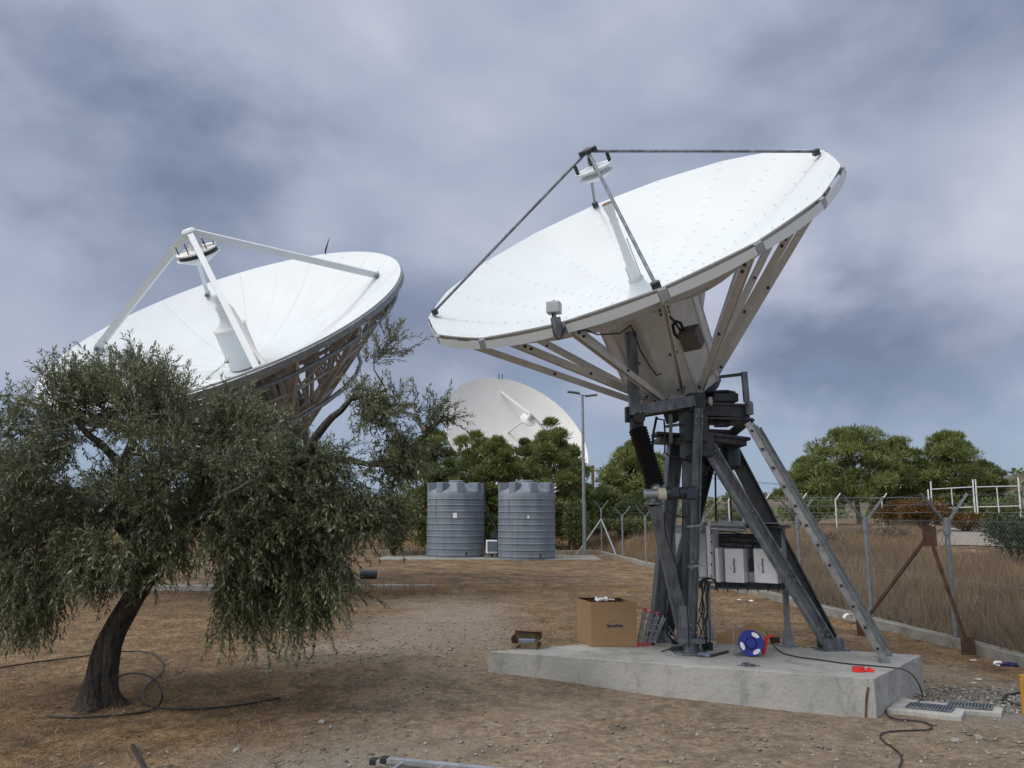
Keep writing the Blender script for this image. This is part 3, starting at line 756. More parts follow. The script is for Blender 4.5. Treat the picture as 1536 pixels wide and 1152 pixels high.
def main_antenna():
    C = V((1.144, 8.14, 4.608)); N = V((-.3917, -.4686, .7918)); R = 2.235; d = .72
    uR = plane_hit(1228, 228, C, N)-C
    D = Dish(C, N, R, d, uR)
    base = slabpt(1038, 982)
    rt = root('satellite_dish', base, 'white dish antenna with open steel tripod mount standing on the concrete slab', 'dish antenna')
    P = 16; st = 2*math.pi/P
    mb = reflector_mesh(D, P, 6, 26, .012)
    n0 = len(mb.f)
    rf = mb.build('reflector', M['white'], rt)
    # rivet heads along the panel joints
    rv = MB()
    for k in range(P):
        for j in range(15):
            r = .35+j*.127
            if r > R*.97: continue
            t = r/R; p0 = D.surf(r, k*st, .004)
            for s_ in (-1, 1):
                tang = (-D.u*math.sin(k*st)+D.v*math.cos(k*st)); rad = (D.u*math.cos(k*st)+D.v*math.sin(k*st))
                rv.box(p0+tang*.021*s_, (.010, .007, .004), (rad, tang, D.N))
    tag(rv.build('rivet_rows', M['rivet'], rf), kind='stuff')
    # rim flanges and brackets
    for k in range(P):
        fl = MB(); vs = []; m = 9
        for i in range(m):
            f_ = .05+.90*i/(m-1); phi = (k+f_)*st
            r1 = R*(rfun(phi, P)) + .035*math.sin(math.pi*f_)*.0+.004; bul = .018*math.sin(math.pi*f_)
            rim = D.pt(r1, phi, -.010); lip = D.pt(r1+.022, phi, -.024-bul*.4); bot = D.pt(r1+.032, phi, -.096-bul); ins = D.pt(r1+.024, phi, -.096-bul)
            li2 = D.pt(r1+.014, phi, -.034-bul*.4)
            vs += [lip, bot, ins, li2]
        fs = []
        for i in range(m-1):
            for q in range(4): fs.append((i*4+q, i*4+(q+1) % 4, (i+1)*4+(q+1) % 4, (i+1)*4+q))
        fs += [(3, 2, 1, 0), tuple((m-1)*4+q for q in range(4))]
        fl.add(vs, fs); fl.build('rim_flange', M['white'], rt)
        br = MB(); phi = k*st; rad = D.u*math.cos(phi)+D.v*math.sin(phi); tan = -D.u*math.sin(phi)+D.v*math.cos(phi)
        br.box(D.pt(R-.004, phi, -.062), (.05, .07, .095), (rad, tan, D.N))
        br.build('rim_bracket', M['blurgrey'], rt)
        # radial rib under the panel joint
        rb = MB(); vs = []
        for j in range(9):
            r = .5+(R-.03-.5)*j/8; hh = .04
            p = D.surf(r, phi, -.013)
            vs += [p-tan*.012, p+tan*.012, p+tan*.012-D.N*hh, p-tan*.012-D.N*hh]
        fs = [(3, 2, 1, 0), (32, 33, 34, 35)]
        for j in range(8):
            for q in range(4): fs.append((j*4+q, j*4+(q+1) % 4, (j+1)*4+(q+1) % 4, (j+1)*4+q))
        rb.add(vs, fs); rb.build('rib', M['beige'], rt)
        # strut from the drum foot to the rib, with bolts
        a = D.surf(R*(.93 if k % 2 else .84), phi, -.06); b = D.pt(.50, phi, -1.80)
        if k % 2 == 0: b = D.pt(.50, phi, -1.72)
        s_ = MB(); s_.beam(b, a, .068, .05, 'C', up=tan, t=.008)
        bt = s_
        dirn = (a-b).normalized(); sidev = tan.cross(dirn).normalized()
        for f_ in (.04, .5, .93, .97):
            for sg in (-1, 1): bt.lathe(b.lerp(a, f_)+sidev*(.0*sg)+tan*.032*sg, tan*sg, [(.014, -.006), (.014, .012)], 8, mi=1)
        s_.build('strut', [M['beige'], M['darksteel']], rt)
    # drum behind the bowl, ten-sided
    dr = MB(); ns = 10; pr = [(.575, -d*.93-.03), (.565, -.9), (.52, -1.84), (.42, -1.84)]
    dr.lathe(D.C, D.N, pr, ns, D.u, smooth=False, cap=False)
    dr_o = dr.build('back_drum', M['beige'], rt)
    sm = MB()
    for k in range(ns):
        phi = 2*math.pi*k/ns
        sm.beam(D.pt(.575, phi, -.70), D.pt(.528, phi, -1.83), .035, .02, up=D.u*math.cos(phi)+D.v*math.sin(phi))
    sm.build('drum_seams', M['beige'], dr_o)
    ho = MB()
    for k in range(7):
        phi = 2*math.pi*(k+.5)/ns
        a = D.pt(.546, phi, -.78); b = D.pt(.512, phi, -1.75)
        for f_ in (.0, .5, 1.0): ho.lathe(a.lerp(b, f_), (a-D.pt(0, 0, -.8)).normalized(), [(.012, -.01), (.012, .008)], 6)
    ho.build('drum_bolts', M['rust'], dr_o)
    # feed legs
    apex = C+D.N*.937
    ft = [(1226, 230), (893, 308), (652, 470), (985, 431)]
    for q, (fx, fy) in enumerate(ft):
        p = plane_hit(fx, fy, C, D.N); rr = (p-C).normalized()
        lg = MB(); lg.tube([apex+rr*.02, p+D.N*.02], .0165, 8); lo = lg.build('feed_leg', M['galv'], rt)
        fb = MB(); t2 = D.N.cross(rr); fb.box(p+D.N*.015-rr*.01, (.06, .075, .06), (rr, t2, D.N)); fb.build('foot_bracket', M['darksteel'], lo)
    aj = MB(); aj.box(apex+D.N*.005, (.19, .07, .05), (D.u, D.v, D.N)); aj.box(apex+D.N*.012, (.07, .19, .04), (D.u, D.v, D.N)); aj.build('apex_joint', M['darksteel'], rt, bevel=.006)
    # subreflector: upper plate with rim and lower convex reflector
    sc = C+D.N*.755
    sb = MB(); sb.lathe(sc, D.N, [(.01, -.014), (.16, -.014), (.19, -.012), (.205, -.006), (.205, .012), (.19, .006), (.08, .025), (.01, .03)], 40, D.u)
    so = sb.build('subreflector_plate', M['white'], rt)
    s2 = MB(); s2.lathe(sc-D.N*.075, D.N, [(.01, -.05), (.06, -.045), (.12, -.028), (.17, -.004), (.185, .002), (.185, .012), (.15, .03), (.14, .055), (.01, .055)], 40, D.u)
    s2.build('subreflector', M['white'], rt)
    sk = MB()
    for k in range(4):
        a = k*math.pi/2
        sk.tube([sc+(D.u*math.cos(a)+D.v*math.sin(a))*.17+D.N*(-.02), sc+(D.u*math.cos(a)+D.v*math.sin(a))*.17+D.N*(.1-.0)], .010, 6)
        sk.box(sc+(D.u*math.cos(a)+D.v*math.sin(a))*.175+D.N*.055, (.035, .035, .08), (D.u, D.v, D.N))
    sk.build('subreflector_hangers', M['darksteel'], rt)
    # feed horn
    fh = MB(); V0 = C-D.N*(d-.05)
    fh.lathe(V0, D.N, [(.20, -.05), (.13, .03), (.085, .13), (.08, .165), (.058, .17), (.056, .20), (.042, .55), (.038, .80), (.045, .83), (.045, .86), (.038, .88), (.062, 1.02), (.066, 1.04)], 24, D.u)
    fo = fh.build('feed_horn', M['white'], rt)
    fw = MB(); fw.lathe(V0, D.N, [(.06, 1.038), (.06, 1.048)], 20, D.u); fw.build('feed_window', M['radome'], fo)
    fr = MB(); fr.lathe(V0, D.N, [(.088, .155), (.088, .172)], 24, D.u)
    fr.tube([V0+D.u*.065+D.N*.18, V0+D.u*.06+D.N*.62], .006, 6)
    fr.tube([V0-D.u*.062+D.N*.18, V0-D.u*.06+D.N*.33], .005, 6); fr.build('feed_collar', M['rivet'], fo)
    # sensor box on the rim
    b0 = plane_hit(838, 484, C, D.N)
    sx = MB(); c = W(831, 462, b0.y-.05); sx.box(c, (.115, .10, .10), (V((.96, -.28, 0)), V((.28, .96, 0)), V((0, 0, 1))))
    so = sx.build('rim_sensor_box', M['brownbox' if False else 'blurgrey'], rt, bevel=.01)
    sx = MB(); sx.tube([c+V((0, 0, -.05)), c+V((.01, 0, -.09))], .014, 8); sx.beam(c+V((.01, 0, -.08)), b0+V((0, -.02, -.12)), .035, .09); sx.tube([c+V((0, 0, .05)), c+V((0, 0, .065))], .012, 8)
    sx.build('bracket', M['galv'], so)
    # cables hung under the bowl
    cb = MB(); Yc = b0.y
    cb.tube([W(x, y, yy) for x, y, yy in [(829, 468, Yc-.06), (828, 485, Yc-.06), (831, 502, Yc-.05), (837, 509, Yc-.05), (843, 505, Yc-.03), (847, 492, Yc-.01), (853, 490, Yc), (868, 497, Yc+.05), (880, 495, Yc+.1), (896, 502, 7.6), (930, 500, 7.7), (946, 488, 7.8), (952, 500, 8.0), (960, 525, 8.2), (975, 550, 8.3), (985, 563, 8.3), (992, 560, 8.3)]], .0075, 6)
    cb.build('cable', M['blackrub'], rt)
    # grey equipment box below the bowl
    qc = W(1037, 507, 7.75); ax = (V((.90, -.25, .35)).normalized(), None, None)
    z_ = (D.N*1.0).normalized(); x_ = V((.85, -.5, 0)); x_ = (x_-z_*x_.dot(z_)).normalized(); y_ = z_.cross(x_)
    qb = MB(); qb.box(qc, (.19, .17, .21), (x_, y_, z_)); qo = qb.build('equipment_box', M['brownbox'], rt, bevel=.012)
    hz = MB(); hz.tube([qc+z_*.1-x_*.05, qc+z_*.18-x_*.05, qc+z_*.21-x_*.09, qc+z_*.17-x_*.14, qc+z_*.08-x_*.15, qc-x_*.12+z_*.02], .016, 8)
    hz.tube([qc+z_*.1-x_*.08, W(1010, 480, 7.6), W(998, 470, 7.5)], .012, 8); hz.build('hose', M['blackrub'], qo)

    # ------------------------------ mount
    Yb = D.pt(0, 0, -1.84).y
    g = M['galv']; ds = M['darksteel']
    def bm(name, a, b, w, h, kind='box', m=g, up=(0, 0, 1), t=.012, par=rt, bev=0):
        q = MB(); q.beam(a, b, w, h, kind, up, t); return q.build(name, m, par, bevel=bev)
    # base ring under the drum and tilting cradle
    cr = MB(); cr.lathe(D.C, D.N, [(.50, -1.845), (.50, -1.93), (.30, -1.93)], 20, D.u); cr.build('drum_ring', ds, rt)
    bm('cradle_beam', W(950, 617, 8.25), W(1042, 602, 8.15), .13, .11)
    bm('cradle_beam', W(1003, 628, 8.9), W(1065, 600, 9.3), .12, .12, m=ds)
    bm('cradle_beam', W(950, 620, 8.25), W(1005, 612, 9.3), .11, .11, m=ds)
    bm('cradle_arm', W(945, 498, 8.1), W(953, 622, 8.2), .12, .11, 'C', up=(1, 0, 0))
    cp = MB(); cp.box(W(1043, 605, 8.25), (.17, .2, .20)); cp.box(W(1040, 640, 8.35), (.24, .3, .34)); cp.box(W(1045, 668, 8.4), (.3, .3, .25)); cp.build('pivot_block', ds, rt, bevel=.01)
    cp = MB(); cp.lathe(W(957, 628, 8.25)-V((.0, .1, 0)), (0, 1, 0), [(.06, -.02), (.06, .22)], 16); cp.box(W(955, 640, 8.25), (.13, .14, .17)); cp.box(W(942, 622, 8.3), (.06, .1, .16)); cp.build('jack_hinge', ds, rt, bevel=.01)
    # screw jack with rubber bellows
    a = W(957, 645, 8.2); b = W(983, 728, 8.05); prof = []; L_ = (b-a).length; nrib = 19
    for i_ in range(nrib*2+1): prof.append(((.072 if i_ % 2 else .098), L_*i_/(nrib*2)))
    be = MB(); be.lathe(a, b-a, prof, 20, smooth=False); be.build('bellows', M['blackrub'], rt)
    be = MB(); be.tube([b, W(986, 748, 8.0)], .045, 12); be.build('jack_screw', M['alu'], rt)
    j = MB(); j.lathe(W(966, 741, 7.98), V((1, .05, .02)), [(.03, 0), (.05, .01), (.05, .15), (.06, .155), (.06, .16)], 16); j.build('gear_housing', M['alu'], rt)
    j = MB(); j.lathe(W(986, 741, 7.98), V((1, .05, .02)), [(.062, 0), (.062, .085)], 18); j.build('brake_ring', M['cream'], rt)
    j = MB(); j.lathe(W(998, 740, 7.98), V((1, .05, .02)), [(.06, 0), (.066, .01), (.066, .10), (.05, .105), (.05, .13), (.06, .135), (.06, .21), (.07, .215), (.07, .29), (.055, .31)], 18); j.box(W(1012, 738, 7.93), (.07, .06, .09)); j.box(W(1037, 743, 7.93), (.10, .08, .06)); j.build('jack_motor', M['motor'], rt)
    j = MB(); j.lathe(W(980, 757, 8.0), (0, 0, 1), [(.10, 0), (.10, .02), (.05, .03), (.05, .06)], 16); j.build('jack_foot_plate', g, rt)
    # king posts
    foot = slabpt(1036, 980)
    top1 = W(1047, 612, 8.12); top2 = W(1030, 668, 8.25)
    bm('king_post', foot+V((.02, 0, .14)), top1, .085, .085, 'I', up=(1, 0, 0), t=.012)
    bm('king_post', foot+V((-.01, .12, .14)), top2+V((.02, .1, 0)), .08, .08, 'I', up=(0, 1, 0), t=.01)
    pd = MB(); pd.lathe(V((foot.x, foot.y, .32)), (0, 0, 1), [(.17, 0), (.17, .018), (.075, .02), (.075, .115)], 16); pd.box(V((foot.x, foot.y, .45)), (.26, .2, .05)); pd.build('post_foot', g, rt, bevel=.004)
    # inclined jack support
    bm('jack_support', foot+V((-.06, -.02, .16)), W(982, 757, 8.0), .11, .13, 'box', up=(0, 1, 0))
    ft_ = MB(); ft_.box(W(1026, 925, 8.02), (.08, .08, .2)); ft_.build('support_gusset', g, rt)
    # tripod legs
    rfoot = slabpt(1247, 975); lfoot = slabpt(988, 962)
    bm('tripod_leg', rfoot+V((-.04, 0, .1)), W(1060, 665, 8.45), .15, .15, 'I', m=g, up=(1, -.15, 0), t=.022)
    q = MB(); q.beam(rfoot+V((-.05, -.0, .12)), W(1058, 668, 8.45), .016, .13, up=(.8, 0, .55)); q.build('leg_stiffener', M['galv2'], rt)
    bm('tripod_leg', rfoot+V((.02, .08, .1)), W(1099, 676, 8.95), .14, .14, 'I', m=ds, up=(1, -.15, 0), t=.016)
    bm('tripod_leg', lfoot+V((-.02, 0, .08)), W(1014, 655, 8.9), .14, .15, 'I', m=g, up=(1, .1, 0), t=.016)
    bm('tripod_leg', lfoot+V((.08, .03, .08)), W(1066, 675, 9.1), .14, .14, 'I', m=ds, up=(1, .1, 0), t=.016)
    for p, rz in ((rfoot, 0.15), (lfoot, -.3)):
        q = MB(); x_ = V((math.cos(rz), math.sin(rz), 0)); y_ = V((-math.sin(rz), math.cos(rz), 0))
        q.box(V((p.x+.01, p.y+.03, .33)), (.30, .24, .02), (x_, y_, V((0, 0, 1)))); q.box(V((p.x, p.y-.06, .39)), (.22, .015, .11), (x_, y_, V((0, 0, 1)))); q.box(V((p.x, p.y+.11, .39)), (.22, .015, .11), (x_, y_, V((0, 0, 1)))); q.box(V((p.x+.10, p.y+.02, .38)), (.015, .15, .10), (x_, y_, V((0, 0, 1))))
        q.build('leg_foot', g, rt)
    q = MB()
    for a_, b_ in ((rfoot+V((-.04, 0, .1)), W(1060, 665, 8.45)), (foot+V((.02, 0, .14)), top1)):
        for f_ in (.03, .06, .3, .33, .62, .65, .93, .96):
            for sg in (-1, 1): q.lathe(a_.lerp(b_, f_)+V((sg*.03, -.05, 0)), (0, -1, 0), [(.011, 0), (.011, .02)], 6)
    tag(q.build('leg_bolts', M['galv2'], rt), kind='stuff')
    q = MB(); q.beam(W(1032, 850, 7.98), W(1052, 848, 7.98), .015, .12, up=(0, 1, 0)); q.beam(W(1030, 790, 8.0), W(1050, 788, 8.0), .015, .10, up=(0, 1, 0)); q.build('tie_plates', M['galv2'], rt)
    # azimuth head, platforms
    h = MB(); h.lathe(W(1045, 700, 8.6), (0, 0, 1), [(.10, -.1), (.14, 0), (.14, .22), (.22, .24), (.22, .30), (.15, .32), (.15, .5)], 20); h.build('azimuth_head', ds, rt)
    pl = MB()
    def slabbox(pa, pb, Y0, Y1, hh, q=pl):
        a = W(*pa, Y0); b = W(*pb, Y0); dd = V((0, Y1-Y0, 0)); q.prism([a, b, b+dd, a+dd], (0, 0, -hh))
    slabbox((1050, 603), (1128, 606), 8.3, 8.9, .02); slabbox((1050, 625), (1128, 627), 8.3, 8.9, .02)
    slabbox((1058, 606), (1124, 609), 8.33, 8.85, .12)
    pl.build('upper_platform', ds, rt)
    pl = MB(); slabbox((1050, 646), (1126, 656), 8.3, 9.0, .03, pl); slabbox((1054, 650), (1120, 660), 8.34, 8.95, .06, pl); slabbox((986, 647), (1026, 650), 8.6, 9.0, .03, pl); slabbox((990, 655), (1026, 657), 8.6, 9.0, .05, pl); slabbox((1055, 643), (1105, 645), 8.5, 9, .03, pl)
    pl.build('lower_platform', ds, rt)
    q = MB(); c = W(1080, 596, 8.6); q.lathe(c-V((0, 0, .06)), (0, 0, 1), [(.10, 0), (.10, .06), (.17, .10), (.17, .12)], 6, smooth=False); q.box(c+V((.03, 0, -.02)), (.26, .3, .09)); q.build('top_motor_cover', ds, rt, bevel=.008)
    q = MB(); q.box(W(1083, 634, 8.6), (.15, .14, .09)); q.build('junction_box', g, rt, bevel=.006)
    q = MB(); q.lathe(W(1064, 602, 8.18), V((.9, -.4, 0)), [(.04, 0), (.045, .01), (.045, .025)], 18); q.build('position_disc', M['cream'], rt)
    q = MB(); q.beam(W(1120, 603, 8.35), W(1116, 558, 8.35), .055, .055); q.beam(W(1117, 561, 8.35), W(1074, 566, 8.7), .035, .03); q.lathe(W(1124, 622, 8.3), (0, 0, 1), [(.045, 0), (.045, .12), (.03, .14)], 12); q.build('stow_bracket', g, rt)
    q = MB(); q.beam(W(1125, 628, 8.3), W(1092, 655, 8.5), .17, .03); q.build('diagonal_plate', ds, rt)
    q = MB(); q.lathe(W(1096, 705, 8.8), (0, 0, 1), [(.05, 0), (.11, .04), (.11, .30), (.08, .33)], 16); q.build('azimuth_motor', M['motor'], rt)
    q = MB(); q.beam(W(1006, 665, 8.5), W(1006, 622, 8.4), .035, .035); q.beam(W(998, 640, 8.5), W(1024, 636, 8.5), .03, .03); q.build('limit_switch_frame', M['galv2'], rt)
    # hoses and wires around the head
    q = MB()
    q.tube([W(x, y, yy) for x, y, yy in [(965, 742, 8.1), (975, 715, 8.3), (978, 680, 8.4), (980, 650, 8.4), (985, 625, 8.4)]], .014, 8)
    q.tube([W(x, y, yy) for x, y, yy in [(985, 628, 8.3), (996, 630, 8.3), (998, 655, 8.3), (997, 680, 8.3), (1010, 686, 8.3), (1040, 692, 8.3), (1062, 702, 8.4), (1073, 712, 8.5), (1074, 780, 9.0), (1078, 783, 9.05)]], .010, 6)
    q.tube([W(x, y, yy) for x, y, yy in [(1090, 715, 8.9), (1096, 750, 9), (1097, 780, 9.05), (1101, 783, 9.05)]], .008, 6)
    q.tube([W(x, y, yy) for x, y, yy in [(1032, 752, 7.9), (1035, 770, 7.88), (1028, 777, 7.88), (1010, 772, 7.88), (1000, 765, 7.9), (996, 770, 7.9), (998, 800, 7.92), (1015, 850, 7.95), (1028, 880, 7.95), (1032, 930, 7.9), (1034, 970, 7.95)]], .008, 6)
    q.tube([W(x, y, yy) for x, y, yy in [(1060, 596, 8.3), (1066, 608, 8.25), (1068, 628, 8.2), (1060, 632, 8.2), (1052, 636, 8.2)]], .004, 5)
    q.tube([W(x, y, yy) for x, y, yy in [(1122, 640, 8.4), (1129, 634, 8.3), (1135, 640, 8.2), (1132, 648, 8.2)]], .005, 5)
    for k_ in range(7):
        x0 = 1052+k_*2.0; pts = [W(x0+random.uniform(-3, 3), 872, 8.6)]
        for yy in (895, 915, 935, 955): pts.append(W(1051+k_*1.9+random.uniform(-4, 4), yy, 8.5-(yy-872)*.004))
        pts.append(slabpt(1045+k_*3, 975)+V((0, 0, .01))); q.tube(pts, .0065, 5)
    q.tube([W(1062+13*math.cos(a), 878+11*math.sin(a)-0, 8.5+.03*math.sin(a)) for a in np.linspace(2.9, 7, 14)], .009, 6)
    q.tube([W(1064+12*math.cos(a), 880+10*math.sin(a)-2, 8.53) for a in np.linspace(2.6, 6.9, 14)], .008, 6)
    q.tube([slabpt(1010, 965)+V((0, 0, .02)), W(1000, 950, 8.7), W(1004, 940, 8.6), W(1012, 955, 8.5), slabpt(1018, 968)+V((0, 0, .02))], .012, 6)
    q.tube([W(1000, 850, 8.9), W(1005, 900, 8.8), W(1012, 935, 8.7), W(1018, 945, 8.6)], .013, 6)
    q.build('hoses', M['blackrub'], rt)
    bo = MB()
    for p_ in ((960, 618), (966, 617), (1036, 605)):
        bo.lathe(W(p_[0], p_[1], 8.12), (0, -1, 0), [(.012, 0), (.012, .012)], 8)
    bo.build('cradle_bolts', M['galv2'], rt)
main_antenna()

def extension_ladder():
    a = slabpt(1327, 994)+V((0, 0, .02)); b = W(1121, 634, 8.15)
    p2 = V((.185, .36, 0)); axis = (b-a).normalized()
    rt = root('extension_ladder', V((a.x, a.y, .32)), 'tall aluminium ladder leaning against the open antenna mount', 'ladder')
    nrm = p2.cross(axis).normalized()
    for o_ in (V((0, 0, 0)), p2):
        r_ = MB(); r_.beam(a+o_, b+o_, .025, .062, 'C', up=nrm, t=.004); r_.build('rail', M['alu'], rt)
        # second (inner) section lying on the first for the upper half
        r_ = MB(); r_.beam(a.lerp(b, .02)+o_*.9+p2*.05+nrm*.042, a.lerp(b, .985)+o_*.9+p2*.05+nrm*.042, .018, .03, 'C', up=nrm, t=.004); r_.build('inner_rail', M['galv2'], rt)
        f_ = MB(); f_.box(a+o_+V((0, 0, .0)), (.09, .05, .035)); f_.build('foot_pad', M['galv2'], rt)
    n = 12
    for k in range(n):
        p = a.lerp(b, (k+.55)/n); r_ = MB(); r_.tube([p-p2*.045, p+p2*1.03], .015, 8); ro = r_.build('rung', M['galv2'], rt)
        e = MB(); e.lathe(p-p2*.053, -p2, [(.0145, 0), (.0145, .004)], 10); e.build('rung_end', M['black'], ro)
extension_ladder()

def rack():
    L0 = slabpt(1062, 958); R0 = slabpt(1181, 970); ax = (R0-L0).normalized(); ax.z = 0; ax.normalize(); ny = V((-ax.y, ax.x, 0))
    if ny.y < 0: ny = -ny
    rt = root('equipment_rack', V((L0.x, L0.y, .32)), 'galvanised rack of white electronic cabinets standing behind the mount', 'rack')
    def at(px, py, back=0.0):   # point on the rack plane through a pixel
        d = ray(px, py); nn = ny; t = (L0-EYE).dot(nn)/d.dot(nn); return EYE+d*t+ny*back
    def panel(name, x0, y0, x1, y1, depth, m, off=0.0, par=rt, bev=.006):
        a = at(x0, y0); b = at(x1, y1); w = (b-a).dot(ax); h_ = a.z-b.z; c = a+ax*w/2-V((0, 0, h_/2))-ny*(depth/2+off)
        q = MB(); q.box(c, (abs(w), depth, h_), (ax, ny, V((0, 0, 1)))); return q.build(name, m, par, bevel=bev), c-ny*(depth/2+.002)
    for px, top, nm in ((1062, 783, 'post'), (1181, 790, 'post'), (1012, 783, 'post')):
        bpt = at(px, 958 if px != 1181 else 970); tpt = at(px, top); q = MB()
        z0 = .32 if px != 1012 else at(px, 872).z
        q.beam(V((bpt.x, bpt.y, z0))+ny*.03, V((bpt.x, bpt.y, tpt.z))+ny*.03, .05, .05); 
        if px != 1012: q.lathe(V((bpt.x, bpt.y, .32))+ny*.03, (0, 0, 1), [(.11, 0), (.11, .012), (.07, .02), (.035, .2)], 4, ax)
        q.build(nm, M['galv2'], rt)
    for y in (790, 872, 880):
        q = MB(); q.beam(at(1008, y)-ny*.0, at(1186, y+(3 if y > 800 else 0)), .045, .035); q.build('rail', M['galv2'], rt)
    panel('rear_cabinet', 1018, 793, 1070, 868, .10, M['blurgrey'], .0)
    o, c = panel('cabinet_face', 1020, 800, 1036, 865, .01, M['panel'], .105)
    o, c = panel('cabinet_face', 1049, 800, 1067, 865, .01, M['panel'], .105)
    o, c = panel('open_door', 1072, 788, 1081, 870, .24, M['panel'], .0)
    for yy in (799, 812, 828, 845, 862):
        q = MB(); q.box(at(1081, yy)-ny*.245, (.012, .012, .022)); q.build('latch', M['black'], o)
    panel('back_plate', 1076, 800, 1180, 873, .01, M['galv'], -.03)
    o, c = panel('cabinet', 1083, 821, 1090, 872, .2, M['panel'], .0)
    o, c = panel('cabinet', 1096, 822, 1126, 873, .18, M['panel'], .0)
    logo(c-V((0, 0, .0)), V((0, 0, 1)), -ax, .038, o)
    panel('black_module', 1127, 836, 1138, 856, .08, M['black'], .0)
    panel('grey_module', 1127, 857, 1138, 873, .08, M['blurgrey'], .0)
    o, c = panel('cabinet', 1139, 822, 1176, 874, .18, M['panel'], .0)
    logo(c-ax*.03, V((0, 0, 1)), -ax, .038, o)
    q = MB(); a = at(1078, 783); b = at(1190, 786); q.prism([a-ny*.2, b-ny*.2, b+ny*.15, a+ny*.15], (0, 0, .012)); q.build('rain_roof', M['galv2'], rt)
    q = MB(); q.tube([at(1080, 786)-ny*.22, at(1130, 788)-ny*.22], .03, 10); q.tube([at(1080, 793)-ny*.22, at(1130, 795)-ny*.22], .022, 10); q.build('waveguide_pipes', M['alu'], rt)
    q = MB()
    for k in range(6):
        y = 798+k*4; q.tube([at(1082, y)-ny*.06, at(1100+k*3, y+random.uniform(-2, 4))-ny*.12, at(1120+k*4, y+random.uniform(0, 5))-ny*.08, at(1150+k*3, y+4)-ny*.06], .007, 6)
    for k in range(4): q.tube([at(1105+k*14, 812)-ny*.08, at(1106+k*14, 824)-ny*.08], .006, 5)
    q.tube([at(1132, 815)-ny*.08, at(1133, 840)-ny*.1], .007, 5)
    q.box(at(1098, 809)-ny*.12, (.05, .05, .04)); q.box(at(1132, 814)-ny*.12, (.04, .04, .04)); q.build('cabling', M['blackrub'], rt)
    # wire grille and lower tray
    q = MB(); q.beam(at(1076, 876)-ny*.05, at(1178, 880)-ny*.05, .03, .05); 
    for k in range(7): q.beam(at(1082+k*15, 876)-ny*.1, at(1082+k*15, 886)-ny*.1, .012, .012)
    q.build('lower_tray', M['darksteel'], rt)
rack()

